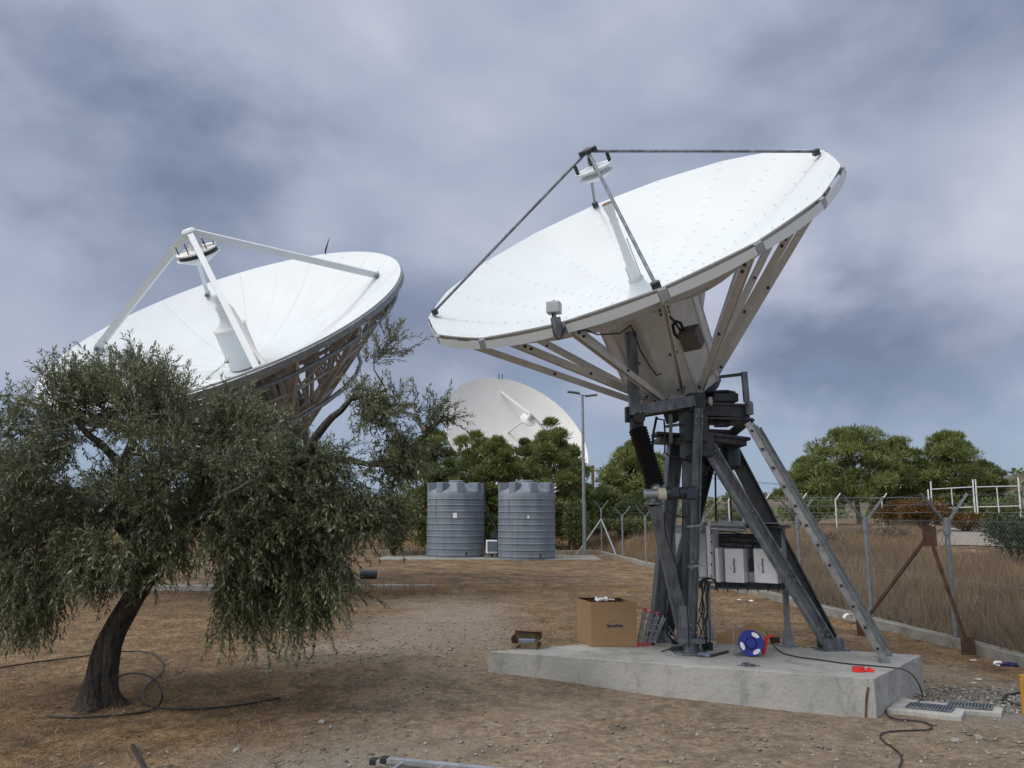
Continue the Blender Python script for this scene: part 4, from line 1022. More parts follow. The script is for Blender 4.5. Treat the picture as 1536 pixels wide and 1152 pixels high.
def left_antenna():
    C = V((-6.443, 17.532, 6.038)); N = V((-.2344, -.5587, .7956)); R = 4.075; d = 1.22
    uR = plane_hit(566, 414, C, N)-C; D = Dish(C, N, R, d, uR)
    b0 = D.pt(0, 0, -3.7); base = V((b0.x, b0.y+.3, 0))
    rt = root('satellite_dish', base, 'large smooth white dish with thick white feed legs rising behind the olive tree', 'dish antenna')
    P = 12; mb = reflector_mesh(D, 0, 144, 30, .03); rf = mb.build('reflector', M['white'], rt)
    sm = MB(); st = 2*math.pi/P
    for k in range(P*2):
        phi = (k+.35)*st/2; wd = .006 if k % 2 == 0 else .0025
        pts = [D.surf(.5+(R*.995-.5)*j/16, phi, .001) for j in range(17)]; tan = -D.u*math.sin(phi)+D.v*math.cos(phi)
        vs = []
        for p in pts: vs += [p-tan*wd, p+tan*wd]
        sm.add(vs, [(2*j, 2*j+1, 2*j+3, 2*j+2) for j in range(16)])
    sm.build('panel_seams', M['rivet'], rf)
    # rim channel
    rc = MB(); rc.lathe(C, D.N, [(R+.0, -.035), (R+.03, -.05), (R+.03, -.17), (R-.08, -.19), (R-.1, -.10)], 144, D.u, cap=False, smooth=False)
    rc.build('rim_channel', M['galv2'], rt)
    rg = MB(); rg.tube([D.pt(R-.25, 2*math.pi*k/48, -.48) for k in range(49)], .05, 6); rg.build('ring_tube', M['galv2'], rt)
    rg = MB(); rg.tube([D.pt(R*.62, 2*math.pi*k/24, -1.9) for k in range(25)], .05, 6); rg.build('ring_tube', M['galv2'], rt)
    tm = M['brownsteel']
    st2 = 2*math.pi/16
    for k in range(16):
        phi = (k+.3)*st2; ph2 = (k+1.3)*st2
        q = MB()
        top = lambda r: D.surf(r, phi, -.13)
        bot = lambda r: D.pt(r, phi, -3.0+(r-.9)/(R-.35-.9)*(3.0-.48))
        q.beam(bot(.9), bot(R-.25), .09, .09, up=D.N); [q.beam(top(.9+(R-.98)*j_/6), top(.9+(R-.98)*(j_+1)/6), .07, .08, up=D.N) for j_ in range(6)]
        rr = [.9, 1.6, 2.3, 3.0, R-.25]
        for i_ in range(4):
            q.beam(bot(rr[i_]), top(rr[i_+1]), .055, .055, up=D.N)
            q.beam(bot(rr[i_]), top(rr[i_]), .055, .055, up=D.N)
        q.beam(bot(R-.25), top(R-.08), .06, .06, up=D.N)
        q.build('truss_rib', tm, rt)
        q = MB()
        b2 = lambda r: D.pt(r, ph2, -3.0+(r-.9)/(R-.35-.9)*(3.0-.48))
        q.beam(bot(1.9), b2(1.9), .05, .05, up=D.N); q.beam(bot(1.9), b2(3.0), .045, .045, up=D.N); q.beam(bot(3.0), b2(3.0), .045, .045, up=D.N)
        q.beam(bot(3.0), D.surf(R-.15, ph2, -.14), .045, .045, up=D.N)
        q.build('ring_brace', tm, rt)
    q = MB(); q.lathe(C, D.N, [(.85, -1.25), (.85, -3.05), (.7, -3.2), (.45, -3.5)], 24, D.u); q.build('hub', M['galv2'], rt)
    q = MB(); p0 = D.pt(0, 0, -3.4); q.tube([p0, V((base.x, base.y, p0.z-.3)), V((base.x, base.y, 0))], [.5, .5, .6], 16); q.build('pedestal', M['galv2'], rt)
    q = MB(); q.beam(D.pt(1.2, -1.6, -2.3), V((base.x+.4, base.y-.6, 1.6)), .16, .16); q.beam(D.pt(1.0, -.2, -2.3), V((base.x+.7, base.y, 1.8)), .14, .14); q.build('jack', M['galv2'], rt)
    # feed legs
    apex = C+D.N*2.04
    LF = []
    for fx, fy, w in ((566, 414, .17), (148, 522, .17), (388, 556, .12), (312, 442, .09)):
        h_ = surf_px(D, fx, fy) if fx != 388 else None
        if h_ is None: h_ = plane_hit(fx, fy, C, D.N)
        dr = h_-C; dr = dr-D.N*dr.dot(D.N); LF.append((math.atan2(dr.dot(D.v), dr.dot(D.u)), min(.97, dr.length/R), w))
    for phi, rr, w in LF:
        p = D.surf(R*rr, phi, .02); q = MB(); q.beam(p, apex, w, w*.85, up=D.pt(0, 0, 0)-D.pt(1, phi, 0)); lo = q.build('feed_leg', M['white'], rt)
        if rr < .93:
            q = MB(); rad = (p-C).normalized(); q.box(p+D.N*.01, (.08, .34, .07), (D.u, D.v, D.N)); q.build('foot_bracket', M['galv'], lo)
    q = MB(); q.lathe(apex-D.N*.07, D.N, [(.13, 0), (.17, .07), (.12, .12), (.04, .13)], 8, D.u, smooth=False); q.build('apex_joint', M['white'], rt, bevel=.01)
    sc = C+D.N*1.45; q = MB(); q.lathe(sc, D.N, [(.001, -.16), (.15, -.13), (.33, -.04), (.47, .03), (.48, .05), (.44, .06), (.001, .06)], 40, D.u, cap=False); q.build('subreflector', M['white'], rt)
    q = MB(); q.lathe(sc+D.N*.13, D.N, [(.40, 0), (.45, .02), (.45, .05), (.15, .08), (.12, .2)], 32, D.u); q.build('subreflector_backplate', M['white_old'], rt)
    q = MB(); q.lathe(sc+D.N*.075, D.N, [(.42, 0), (.42, .05)], 32, D.u)
    for k in range(6):
        a = k*math.pi/3+.3; q.tube([sc+(D.u*math.cos(a)+D.v*math.sin(a))*.38+D.N*.1, sc+(D.u*math.cos(a)+D.v*math.sin(a))*.38+D.N*.36], .014, 6)
    q.build('adjusting_bolts', M['darksteel'], rt)
    V0 = C-D.N*d
    q = MB(); q.lathe(V0, D.N, [(.36, .05), (.36, 1.02), (.30, 1.03), (.18, 1.12), (.12, 1.25), (.12, 1.55), (.08, 1.58), (.075, 1.68), (.10, 1.70), (.10, 1.76), (.06, 1.78)], 28, D.u); q.build('feed_cone', M['white'], rt)
    q = MB(); q.lathe(V0, D.N, [(.38, 1.0), (.38, 1.04)], 28, D.u)
    for z in (1.3, 1.45): q.lathe(V0, D.N, [(.14, z), (.14, z+.03)], 20, D.u)
    q.build('feed_rings', M['white_old'], rt)
    q = MB(); q.tube([W(x, y, yy) for x, y, yy in [(341, 457, 17.3), (349, 465, 17.25), (358, 480, 17.2), (368, 500, 17.15), (380, 524, 17.1), (390, 536, 17.05), (396, 546, 17.0)]], .045, 8); q.build('feed_pipe', M['white_old'], rt)
    q = MB(); t = D.pt(R, 1.53, .02); t = plane_hit(488, 381, C, D.N); q.tube([t, t+D.N*.0+V((.0, 0, .1)), t+V((.09, 0, .45))], [.012, .03, .006], 6); q.build('lightning_rod', M['darksteel'], rt)
M['brownsteel'] = mat('brown_grey_truss', (.55, .54, .52), (.38, .365, .345), rough=.6, scale=4)
left_antenna()

def far_antenna():
    C = V((.616, 79.792, 9.41)); N = V((.4005, -.7209, .5656)); R = 7.845; d = 2.2
    D = Dish(C, N, R, d, V((1, 0, 0)))
    base = V((-1.5, 83.5, -.1)); rt = root('satellite_dish', base, 'huge distant cream dish rising behind the pines and water tanks', 'dish antenna')
    reflector_mesh(D, 0, 120, 24, .12).build('reflector', M['white_old'], rt)
    q = MB(); q.lathe(C, D.N, [(R, -.1), (R+.05, -.15), (R, -.5), (R-.3, -.6)], 120, D.u, cap=False, smooth=False); q.build('rim_channel', M['galv2'], rt)
    apex = C+D.N*3.13
    for fx, fy in ((752, 588), (762, 648), (822, 650)):
        best = (0, surf_px(D, fx, fy) or plane_hit(fx, fy, C, D.N))
        q = MB(); q.beam(best[1], apex, .19, .17); q.build('feed_leg', M['white'], rt)
    q = MB(); q.lathe(C+D.N*2.3, D.N, [(.01, -.2), (.4, -.1), (.8, .05), (.8, .15), (.3, .3), (.2, .85)], 24, D.u, cap=False); q.build('subreflector', M['beige'], rt)
    q = MB(); q.lathe(C-D.N*d, D.N, [(.4, 0), (.3, .5), (.2, .8)], 20, D.u); q.build('feed_cone', M['white'], rt)
    q = MB(); q.lathe(C, D.N, [(2.6, -2.3), (2.0, -4.5)], 20, D.u); q.build('hub', M['galv2'], rt)
    q = MB(); hp = D.pt(0, 0, -4.2); q.tube([hp, V((base.x, base.y, hp.z-.5)), V((base.x, base.y, -.1))], [1.5, 1.6, 2.2], 16); q.build('pedestal', M['galv2'], rt)
    q = MB()
    for px in (748, 753):
        p = plane_hit(px, 568, C, D.N); q.tube([p, p+V((.05, 0, .5))], .05, 5)
    q.build('lightning_rod', M['darksteel'], rt)
far_antenna()
def small_far_dish():
    C = W(858, 776, 60); N = V((.25, -.75, .6)).normalized(); D = Dish(C, N, .62, .2, V((1, 0, 0)))
    rt = root('satellite_dish', V((C.x, C.y, 0)), 'small distant white dish low behind the trees beside the lamp pole', 'dish antenna')
    reflector_mesh(D, 0, 40, 8, .03).build('reflector', M['white'], rt)
    q = MB(); 
    for k in range(3): q.tube([D.pt(.6, k*2.1, 0), C+N*.7], .02, 5)
    q.lathe(C+N*.65, N, [(.05, 0), (.1, .1)], 10); q.build('feed_legs', M['white'], rt)
    q = MB(); q.tube([C-N*.25, V((C.x, C.y+.3, C.z-.5)), V((C.x, C.y+.3, 0))], .08, 8); q.build('pedestal', M['galv2'], rt)
small_far_dish()

# ------------------------------------------------------------------ water tanks
def tank_proto(label):
    rt = root('water_tank', (0, 0, 0), label, 'water tank', 'grey ribbed water tanks')
    R, H = 1.13, 2.62; prof = [(R, 0)]
    nb = 10; h0 = .12
    for i_ in range(nb):
        z = h0+i_*(H-.25)/nb; dz = (H-.25)/nb
        prof += [(R, z-.03), (R+.022, z-.012), (R+.022, z+.012), (R, z+.03)]
    prof += [(R, H-.10), (R-.02, H-.07)]
    q = MB(); q.lathe((0, 0, 0), (0, 0, 1), prof, 64); q.build('shell', M['tank'], rt)
    q = MB(); q.lathe((0, 0, 0), (0, 0, 1), [(R-.015, H-.075), (.45, H+.24), (.3, H+.30), (.3, H+.36), (.25, H+.38)], 48); top = q.build('lid', M['tank'], rt)
    q = MB(); q.tube([(.5, -R+.02, .22), (.5, -R-.08, .22), (.5, -R-.1, .14)], .04, 8); q.build('outlet_valve', M['blackrub'], rt)
    q = MB(); q.tube([(-.7, -R*.77, .3), (-.72, -R*.8, 2.3)], .012, 6); q.build('level_tube', M['galv2'], rt)
    # raised lugs around the shoulder
    for k in range(8):
        a = k*math.pi/4+.25; q = MB(); x_ = V((math.cos(a), math.sin(a), 0)); y_ = V((-math.sin(a), math.cos(a), 0))
        vs = []
        for dy in (-1, 1):
            for dx, z in ((R+.005, H-.12), (R+.005, H+.27), (.62, H+.27), (.55, H+.1)): vs.append(x_*dx+y_*dy*(.15 if dx > 1 else .11)+V((0, 0, z)))
        q.add(vs, [(0, 1, 2, 3), (7, 6, 5, 4), (0, 4, 5, 1), (1, 5, 6, 2), (2, 6, 7, 3), (3, 7, 4, 0)]); q.build('shoulder_lug', M['tank'], rt, bevel=.02)
    return rt
T1 = tank_proto('left grey ribbed plastic water tank, partly behind olive twigs')
p = GT(680, 838); T1.location = (p.x, p.y+1.1, 0)
q = MB(); q.box(V((T1.location.x+.05, T1.location.y-1.145, 1.62)), (.15, .03, .19)); q.build('paper_label', M['panel'], T1)
T2 = copy_tree(T1); T2['label'] = 'right grey ribbed plastic water tank beside the lamp pole'
for ch in [o for o in bpy.data.objects if o.parent == T2 and o.name.startswith('paper_label')]: ch.scale = (.5, 1, .5); ch.location.z += .78; ch.location.x += .02
p = GT(791, 841); T2.location = (p.x, p.y+1.1, 0); T2.scale = (.96, .96, .985)
q = MB(); c = GT(735, 840); q.prism([V((c.x-4.2, c.y-.25, -.05)), V((c.x+4.1, c.y-.25, -.05)), V((c.x+4.1, c.y+2.8, -.05)), V((c.x-4.2, c.y+2.8, -.05))], (0, 0, .08))
tag(q.build('concrete_pad', M['kerbm'], loc=(c.x, c.y, 0)), 'low concrete pad beneath the two water tanks', 'pad')
def heater():
    p = GT(741, 838)+V((0, .1, .03)); rt = root('pump_cabinet', p, 'small grey fronted white cabinet standing between the two water tanks', 'cabinet')
    q = MB(); q.box(p+V((0, 0, .42)), (.62, .3, .5)); q.build('frame', M['panel'], rt, bevel=.02)
    q = MB(); q.box(p+V((0, -.16, .43)), (.5, .03, .38)); q.build('front_panel', M['glass'], rt)
    for s_ in (-1, 1):
        q = MB(); q.box(p+V((s_*.27, 0, .085)), (.05, .2, .17)); q.build('leg', M['galv2'], rt)
    p2 = p+V((0, .5, 0)); r2 = root('pump', p2, 'dark pump standing behind the small white cabinet between the tanks', 'pump')
    q = MB(); q.box(p2+V((.02, 0, .85)), (.35, .3, .25)); q.tube([p2+V((-.1, 0, 0)), p2+V((-.1, 0, .8))], .05, 8); q.tube([p2+V((.12, 0, 0)), p2+V((.12, 0, .8))], .05, 8); q.build('body', M['darksteel'], r2)
heater()
q = MB(); q.tube([W(x, y, 31) for x, y in [(727, 722), (727, 750), (731, 770), (741, 785), (747, 800), (748, 820), (747, 836)]], .05, 6)
tag(q.build('water_hose', M['blackrub'], loc=W(747, 836, 31)), 'black hose hanging down between the two water tanks', 'hose')

# ------------------------------------------------------------------ lamp pole
def lamp():
    p = GT(877, 834); rt = root('street_lamp', p, 'tall slim pole with two flat lamp heads near the right water tank', 'street lamp')
    top = W(873, 592, p.y).z
    q = MB(); q.tube([p, V((p.x, p.y, top))], [.085, .05], 12); q.build('pole', M['galv2'], rt)
    for s_ in (-1, 1):
        q = MB(); c = V((p.x+s_*.38, p.y+(.1 if s_ > 0 else -.1), top+(.08 if s_ < 0 else -.02)))
        x_ = V((s_, .1*s_, .12)).normalized(); y_ = V((0, 0, 1)).cross(x_).normalized(); z_ = x_.cross(y_)
        q.box(c, (.5, .26, .07), (x_, y_, z_)); q.beam(V((p.x, p.y, top-.03)), c, .04, .04); q.build('lamp_head', M['galv'], rt, bevel=.02)
    r2 = copy_tree(rt); r2['label'] = 'lamp pole whose head peeks in at the left edge above the olive tree'; r2.location.x = W(-8, 583, p.y).x; r2['group'] = rt['group'] = 'twin headed lamp poles'
lamp()

# ------------------------------------------------------------------ fence
def yarm_post(x, y, h, label, arm=.42, group='galvanised fence posts with forked tops', sx=1):
    g0 = terr(x, y); b = V((x, y, g0)); rt = root('fence_post', b, label, 'fence post', group)
    q = MB(); q.tube([b+V((0, 0, -.1)), b+V((0, 0, h))], .032, 10); q.build('pole', M['galv2'], rt)
    q = MB(); q.lathe(b, (0, 0, 1), [(.045, h-.2), (.045, h+.02)], 10); q.build('collar', M['galv2'], rt)
    for s_ in (-1, 1):
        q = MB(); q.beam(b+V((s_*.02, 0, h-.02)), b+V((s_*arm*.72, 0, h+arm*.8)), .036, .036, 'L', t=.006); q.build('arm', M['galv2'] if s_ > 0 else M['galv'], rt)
    return rt
fy = [8.45, 10.6, 12.65, 15.1, 17.8, 20.6, 23.6, 26.7, 30.2, 34.3]
names = ['just outside the right edge of the view', 'nearest to the camera between the two rusty braces', 'second from the right, right of the leaning ladder', 'seen between the mount legs and the ladder', 'behind the equipment rack', 'seen through the mount legs', 'hidden behind the king posts', 'behind the bellows side of the mount', 'with forked top left of the antenna mount', 'at the far corner with two slanting props']
FH = 1.62
for k, (y, nm) in enumerate(zip(fy, names)):
    x = fence_x(y)+.1
    if 20 < y < 27: x = fence_x(y)+.1
    rt = yarm_post(x, y, FH if k < 9 else 1.9, 'forked galvanised fence post '+nm)
    if k == 9:
        for dx, dy in ((-1.05, -.1), (.35, -2.2)):
            q = MB(); q.tube([V((x+dx, y+dy, 0)), V((x, y, 1.45))], .04, 8); q.build('prop', M['galv2'], rt)
for k in range(4):
    yarm_post(3.68-(k+1)*2.9, 34.6, FH, ['forked fence post behind the right water tank', 'forked fence post behind the left water tank', 'forked fence post left of the left water tank', 'forked fence post hidden far behind the olive tree'][k])
def chainlink():
    q = MB(); h0, h1 = .12, FH; sp = .062
    def wires(A, B, z0, z1):
        L_ = (B-A).length; ex = (B-A).normalized(); H = z1-z0; n = int((L_+H)/sp)
        for s_ in (0, 1):
            for k in range(n):
                t0 = k*sp-H; a0, a1 = t0, t0+H; zz0, zz1 = 0.0, H
                if a0 < 0: zz0 = -a0; a0 = 0
                if a1 > L_: zz1 = H-(a1-L_); a1 = L_
                if zz1-zz0 < .02: continue
                za, zb = (zz0, zz1) if s_ == 0 else (H-zz0, H-zz1)
                pa = A+ex*a0+V((0, 0, z0+za)); pb = A+ex*a1+V((0, 0, z0+zb)); off = V((.002*(1 if s_ else -1), 0, 0))
                q.sect(pa+off, pb+off, [(-.0009, -.0006), (.0009, -.0006), (0, .001)])
    for k in range(len(fy)-1):
        a = V((fence_x(fy[k])+.06, fy[k], 0)); b = V((fence_x(fy[k+1])+.06, fy[k+1], 0))
        if k < 6: wires(a, b, h0, h1)
    o = q.build('wire_mesh_fence', M['galv'], loc=(fence_x(8.45), 8.45, 0)); tag(o, 'diamond wire mesh stretched along the forked fence posts', 'fence')
    # line wires
    for z in (h0+.02, (h0+h1)/2, h1-.02):
        w = MB(); w.tube([V((fence_x(y)+.06, y, z)) for y in fy], .0028, 4, smooth=False); w.build('line_wire', M['galv2'], o)
    w = MB()
    for s_ in (-1, 1):
        for f_ in (.3, .62, .95):
            pts = []
            for k in range(len(fy)-1):
                for t in (0, .5): 
                    y = fy[k]+(fy[k+1]-fy[k])*t; pts.append(V((fence_x(y)+.1+s_*.30*f_, y, FH+.33*f_-(.012 if t else 0))))
            w.tube(pts, .0022, 4, smooth=False)
    w.build('barbed_wire', M['galv2'], o)
chainlink()
def brace():
    P = [GT(1293, 953), GT(1452, 982)]; ap = W(1393, 802, 10.62)
    rt = root('fence_brace', P[1], 'pair of rusty slanting braces with square plates propping the nearest fence post', 'brace')
    for k, p in enumerate(P):
        q = MB(); p2 = p+V((0, 0, .13)); q.beam(p2, ap, .030, .038, 'L', t=.007); q.build('strut', M['rust'], rt)
        q = MB(); q.box(p+V((0, -.02, .1)), (.15 if k == 0 else .17, .015, .22)); q.build('foot_plate', M['rust'], rt)
    q = MB(); q.box(ap+V((0, -.02, -.02)), (.17, .02, .26)); q.build('top_plate', M['rust'], rt)
brace()

# ------------------------------------------------------------------ white gate, road and posts beyond
def gate():
    Y = 45; g0 = W(1460, 796, Y).z
    rt = root('pipe_gate', V((W(1460, 796, Y).x, Y, g0)), 'white double leaf pipe gate across the road beyond the dead grass field', 'gate')
    def T(a, b, r=.028, nm='rail'):
        q = MB(); q.tube([W(*a, Y), W(*b, Y)], r, 8); q.build(nm, M['white'], rt)
    T((1396, 722), (1400, 800), .04, 'gate_post'); T((1459, 719), (1465, 800), .04, 'gate_post'); T((1463, 719), (1469, 800), .04, 'gate_post'); T((1527, 716), (1534, 800), .04, 'gate_post')
    T((1392, 734), (1396, 800), .04, 'gate_post')
    for y0, y1 in ((734, 731), (763, 761), (794, 793)): T((1397, y0), (1459, y1-.5)); T((1465, y1-.5), (1530, y1-2))
    T((1427, 733), (1432, 794), .03, 'upright'); T((1495, 731), (1501, 793), .03, 'upright')
gate()
def far_posts():
    Y = 47
    L = ['far white post with bent top right of the leaning ladder', 'far white bent post behind the nearest forked post arm', 'far white bent post just left of the orange bush', 'far white bent post at the left near the equipment rack', 'far white bent post seen between the mount legs']
    for k, px in enumerate((1205, 1256, 1326, 1150, 1095)):
        b = V((W(px, 798, Y).x, Y, W(px, 799, Y).z)); h = 1.85
        rt = root('fence_post', b, L[k], 'fence post', 'white bent posts along the far road')
        q = MB(); q.tube([b, b+V((0, 0, h))], .04, 8); q.build('pole', M['white'], rt)
        q = MB(); q.tube([b+V((0, 0, h)), b+V((.32, 0, h+.4))], .035, 8); q.build('arm', M['white'], rt)
    q = MB(); A = W(1080, 800, Y); B = W(1395, 800, Y)
    for z in (.3, 1.0, 1.6, 2.05): q.tube([V((A.x, Y, A.z+z)), V((B.x, Y, B.z+z))], .012, 4)
    tag(q.build('wire_fence', M['galv2'], loc=A), 'thin wires strung along the far white bent posts', 'fence')
    q = MB(); q.prism([V((A.x-8, Y-.3, A.z-.5)), V((B.x, Y-.3, B.z-.5)), V((B.x, Y, B.z-.5)), V((A.x-8, Y, A.z-.5))], (0, 0, .62))
    tag(q.build('kerb', M['conc'], loc=A), 'pale concrete edge of the far road behind the dead grass', 'kerb')
far_posts()
def track():
    q = MB(); pts = []
    a = [W(1420, 798, 44), W(1560, 798, 43), W(1600, 840, 30), W(1390, 838, 31)]
    g_ = 12; vs = []
    for i_ in range(g_+1):
        for j_ in range(g_+1):
            s_, t = i_/g_, j_/g_; p = (a[0].lerp(a[1], s_)).lerp(a[3].lerp(a[2], s_), t); vs.append(V((p.x, p.y, terr(p.x, p.y)+.03)))
    q.add(vs, [(i_*(g_+1)+j_, i_*(g_+1)+j_+1, (i_+1)*(g_+1)+j_+1, (i_+1)*(g_+1)+j_) for i_ in range(g_) for j_ in range(g_)], True)
    o = q.build('gravel_track', mat('gravel_track', (.30, .27, .24), (.19, .165, .14), rough=1, scale=6, bump=.4)); o['kind'] = 'structure'
track()

# mast and power pole far away
def mast():
    b = V((W(637, 770, 110).x, 110, 0)); rt = root('lattice_mast', b, 'distant red and white lattice mast behind the left water tank', 'mast')
    H = W(637, 640, 110).z; n = 10; hw = .55
    for k in range(n):
        z0, z1 = H*k/n, H*(k+1)/n; q = MB()
        for i_ in range(4):
            a = math.pi/4+i_*math.pi/2; c = V((math.cos(a)*hw, math.sin(a)*hw, 0)); a2 = a+math.pi/2; c2 = V((math.cos(a2)*hw, math.sin(a2)*hw, 0))
            q.beam(b+c+V((0, 0, z0)), b+c+V((0, 0, z1)), .14); q.beam(b+c+V((0, 0, z0)), b+c2+V((0, 0, z1)), .09); q.beam(b+c+V((0, 0, z1)), b+c2+V((0, 0, z1)), .09)
        q.build('mast_section', M['redmast'] if (k//2) % 2 == 0 or k == 5 else M['white'], rt)
mast()
def ppole():
    b = V((W(890, 770, 75).x, 75, 0)); rt = root('power_pole', b, 'distant power pole with crossarm just right of the lamp pole', 'power pole')
    H = W(890, 698, 75).z
    q = MB(); q.tube([b, b+V((0, 0, H))], .14, 8); q.build('pole', M['pinebark'], rt)
    q = MB(); q.beam(b+V((-.8, 0, H-.5)), b+V((.8, 0, H-.5)), .12, .12); 
    for s_ in (-.7, 0, .7): q.tube([b+V((s_, 0, H-.45)), b+V((s_, 0, H-.15))], .06, 6)
    q.build('crossarm', M['galv'], rt)
    q = MB()
    for s_ in (-.7, .7): q.tube([b+V((s_, 0, H-.2)), b+V((s_+20, 0, H-2.0)), b+V((s_+45, 0, H-.3))], .02, 4)
    q.build('overhead_wires', M['black'], rt)
ppole()

# ------------------------------------------------------------------ things on and around the slab
def carton():
    a = slabpt(863, 967); b = slabpt(887, 970.5); c = slabpt(956, 970.5); h = W(887, 903.5, b.y).z-.322
    ax = (c-b).normalized(); d = V((-ax.y, ax.x, 0)); dep = .30
    sd = (a-b); 
    rt = root('cardboard_box', V((b.x, b.y, .322)), 'large brown cardboard box with small dark logo beside the tripod mount', 'box')
    q = MB(); d = V((-.25, .97, 0)); P = [b, c, c+d*.42, b+d*.44]; P = [V((p.x, p.y, .323)) for p in P]
    n = 4
    q.add(P+[p+V((0, 0, h)) for p in P], [(0, 1, 5, 4), (1, 2, 6, 5), (2, 3, 7, 6), (3, 0, 4, 7), (0, 3, 2, 1)])
    # inner walls
    cen = sum(P, V())/4; I = [p.lerp(cen, .03) for p in P]
    q.add([p+V((0, 0, h)) for p in P]+[p+V((0, 0, h)) for p in I]+[p+V((0, 0, .01)) for p in I], [(0, 1, 5, 4), (1, 2, 6, 5), (2, 3, 7, 6), (3, 0, 4, 7), (4, 5, 9, 8), (5, 6, 10, 9), (6, 7, 11, 10), (7, 4, 8, 11), (8, 9, 10, 11)])
    o = q.build('box_body', M['card'], rt)
    fl = MB()
    fl.add([P[0]+V((0, 0, h+.002)), P[1]+V((0, 0, h+.002)), P[1]+V((-.02, .14, h-.02)), P[0]+V((.02, .15, h-.015))], [(0, 1, 2, 3)]); fl.add([P[3]+V((0, 0, h)), P[2]+V((0, 0, h)), P[2]+V((-.02, -.1, h+.012)), P[3]+V((.02, -.1, h+.014))], [(0, 1, 2, 3)])
    f = fl.build('top_flaps', M['card'], rt); md = f.modifiers.new('solid', 'SOLIDIFY'); md.thickness = .005
    lg = logo(V((0, 0, .323+h*.47))+V((b.x, b.y, 0))+ax*((c-b).length*.52)+V((ax.y, -ax.x, 0))*.003, ax, V((0, 0, 1)), .042, o)
    q = MB(); s_ = P[0].lerp(P[2], .5)+V((-.05, 0, h+.0)); 
    pts = [s_+V((math.cos(t)*.06, math.sin(t)*.05, .01+.012*math.sin(3*t))) for t in np.linspace(0, 6, 12)]
    q.tube(pts, .016, 6); q.tube([s_+V((.05, 0, .01)), s_+V((.14, .01, .005))], .01, 6)
    tag(q.build('plastic_bag', M['panel'], loc=s_), 'crumpled white wrapping lying on top of the big cardboard box', 'wrapping')
carton()
def smallbox():
    b = slabpt(783, 974); rt = root('open_cardboard_box', V((b.x, b.y, .32)), 'small torn open cardboard box on the left end of the slab', 'box')
    ax = V((.97, -.25, 0)).normalized(); ay = V((.25, .97, 0)).normalized(); o_ = V((b.x-.1, b.y+.05, .323)); w, dd, h = .26, .18, .13
    def pnl(pts, nm='side', m='carddark'):
        q = MB(); q.add([o_+ax*p[0]+ay*p[1]+V((0, 0, p[2])) for p in pts], [tuple(range(len(pts)))]); o = q.build(nm, M[m], rt); md = o.modifiers.new('solid', 'SOLIDIFY'); md.thickness = .005
    w2 = w
    pnl([(0, 0, 0), (w, 0, 0), (w, 0, .07), (0, 0, .045)]); pnl([(0, dd, 0), (w, dd, 0), (w+.02, dd, h+.01), (-.02, dd, h+.02)]); pnl([(0, 0, 0), (0, dd, 0), (-.01, dd, h), (-.01, 0, h-.02)]); pnl([(w, 0, 0), (w, dd, 0), (w, dd, h), (w, 0, .06)])
    pnl([(-.02, dd, h+.02), (w+.02, dd, h+.01), (w, dd-.05, h+.02), (.0, dd-.06, h+.03)], 'flap'); pnl([(w, 0, .06), (w, dd, h*.6), (w+.07, dd, h*.9), (w+.05, .06, h*.6)], 'flap'); pnl([(-.01, 0, .05), (.08, 0, .045), (.05, -.06, .01), (0, -.05, .01)], 'flap')
    pnl([(0.005, .005, .003), (w-.005, .005, .003), (w-.005, dd-.005, .003), (.005, dd-.005, .003)], 'bottom')
    q = MB(); q.box(o_+ax*.15+ay*.04+V((0, 0, .055)), (.18, .05, .08), (ax, ay, V((0, 0, 1))))
    tag(q.build('wrapped_parcel', M['paleblue'], bevel=.012, loc=o_), 'pale blue wrapped parcel inside the small torn box', 'parcel')
smallbox()
def folded_ladder():
    # bundle of small aluminium scaffold frames leaning beside the carton
    a = slabpt(962, 968); rt = root('folding_ladder', V((a.x, a.y, .32)), 'folded aluminium ladder with red caps leaning beside the large cardboard box', 'ladder')
    z_ = V((.10, .05, .42)).normalized(); s_ = V((.09, .02, -.02))
    for k in range(4):
        o_ = V((a.x-.04, a.y-.08+.03*k, .345))+V((.055*k, 0, -.005*k))
        q = MB(); q.beam(o_, o_+z_*.36+V((.02*k, 0, -.02*k)), .022, .035, 'C', t=.003); ro = q.build('rail', M['alu'], rt)
        
        for e_ in (o_, o_+z_*.36+V((.02*k, 0, -.02*k))): q = MB(); q.box(e_, (.028, .04, .035)); q.build('end_cap', M['red'] if k != 3 else M['blackrub'], ro)
    for k in range(5):
        q = MB(); o_ = V((a.x-.04, a.y-.08, .37))+z_*(.05+.065*k); q.tube([o_, o_+V((.165+.02, .06, -.02))], .009, 6); q.build('rung', M['alu'], rt)
folded_ladder()
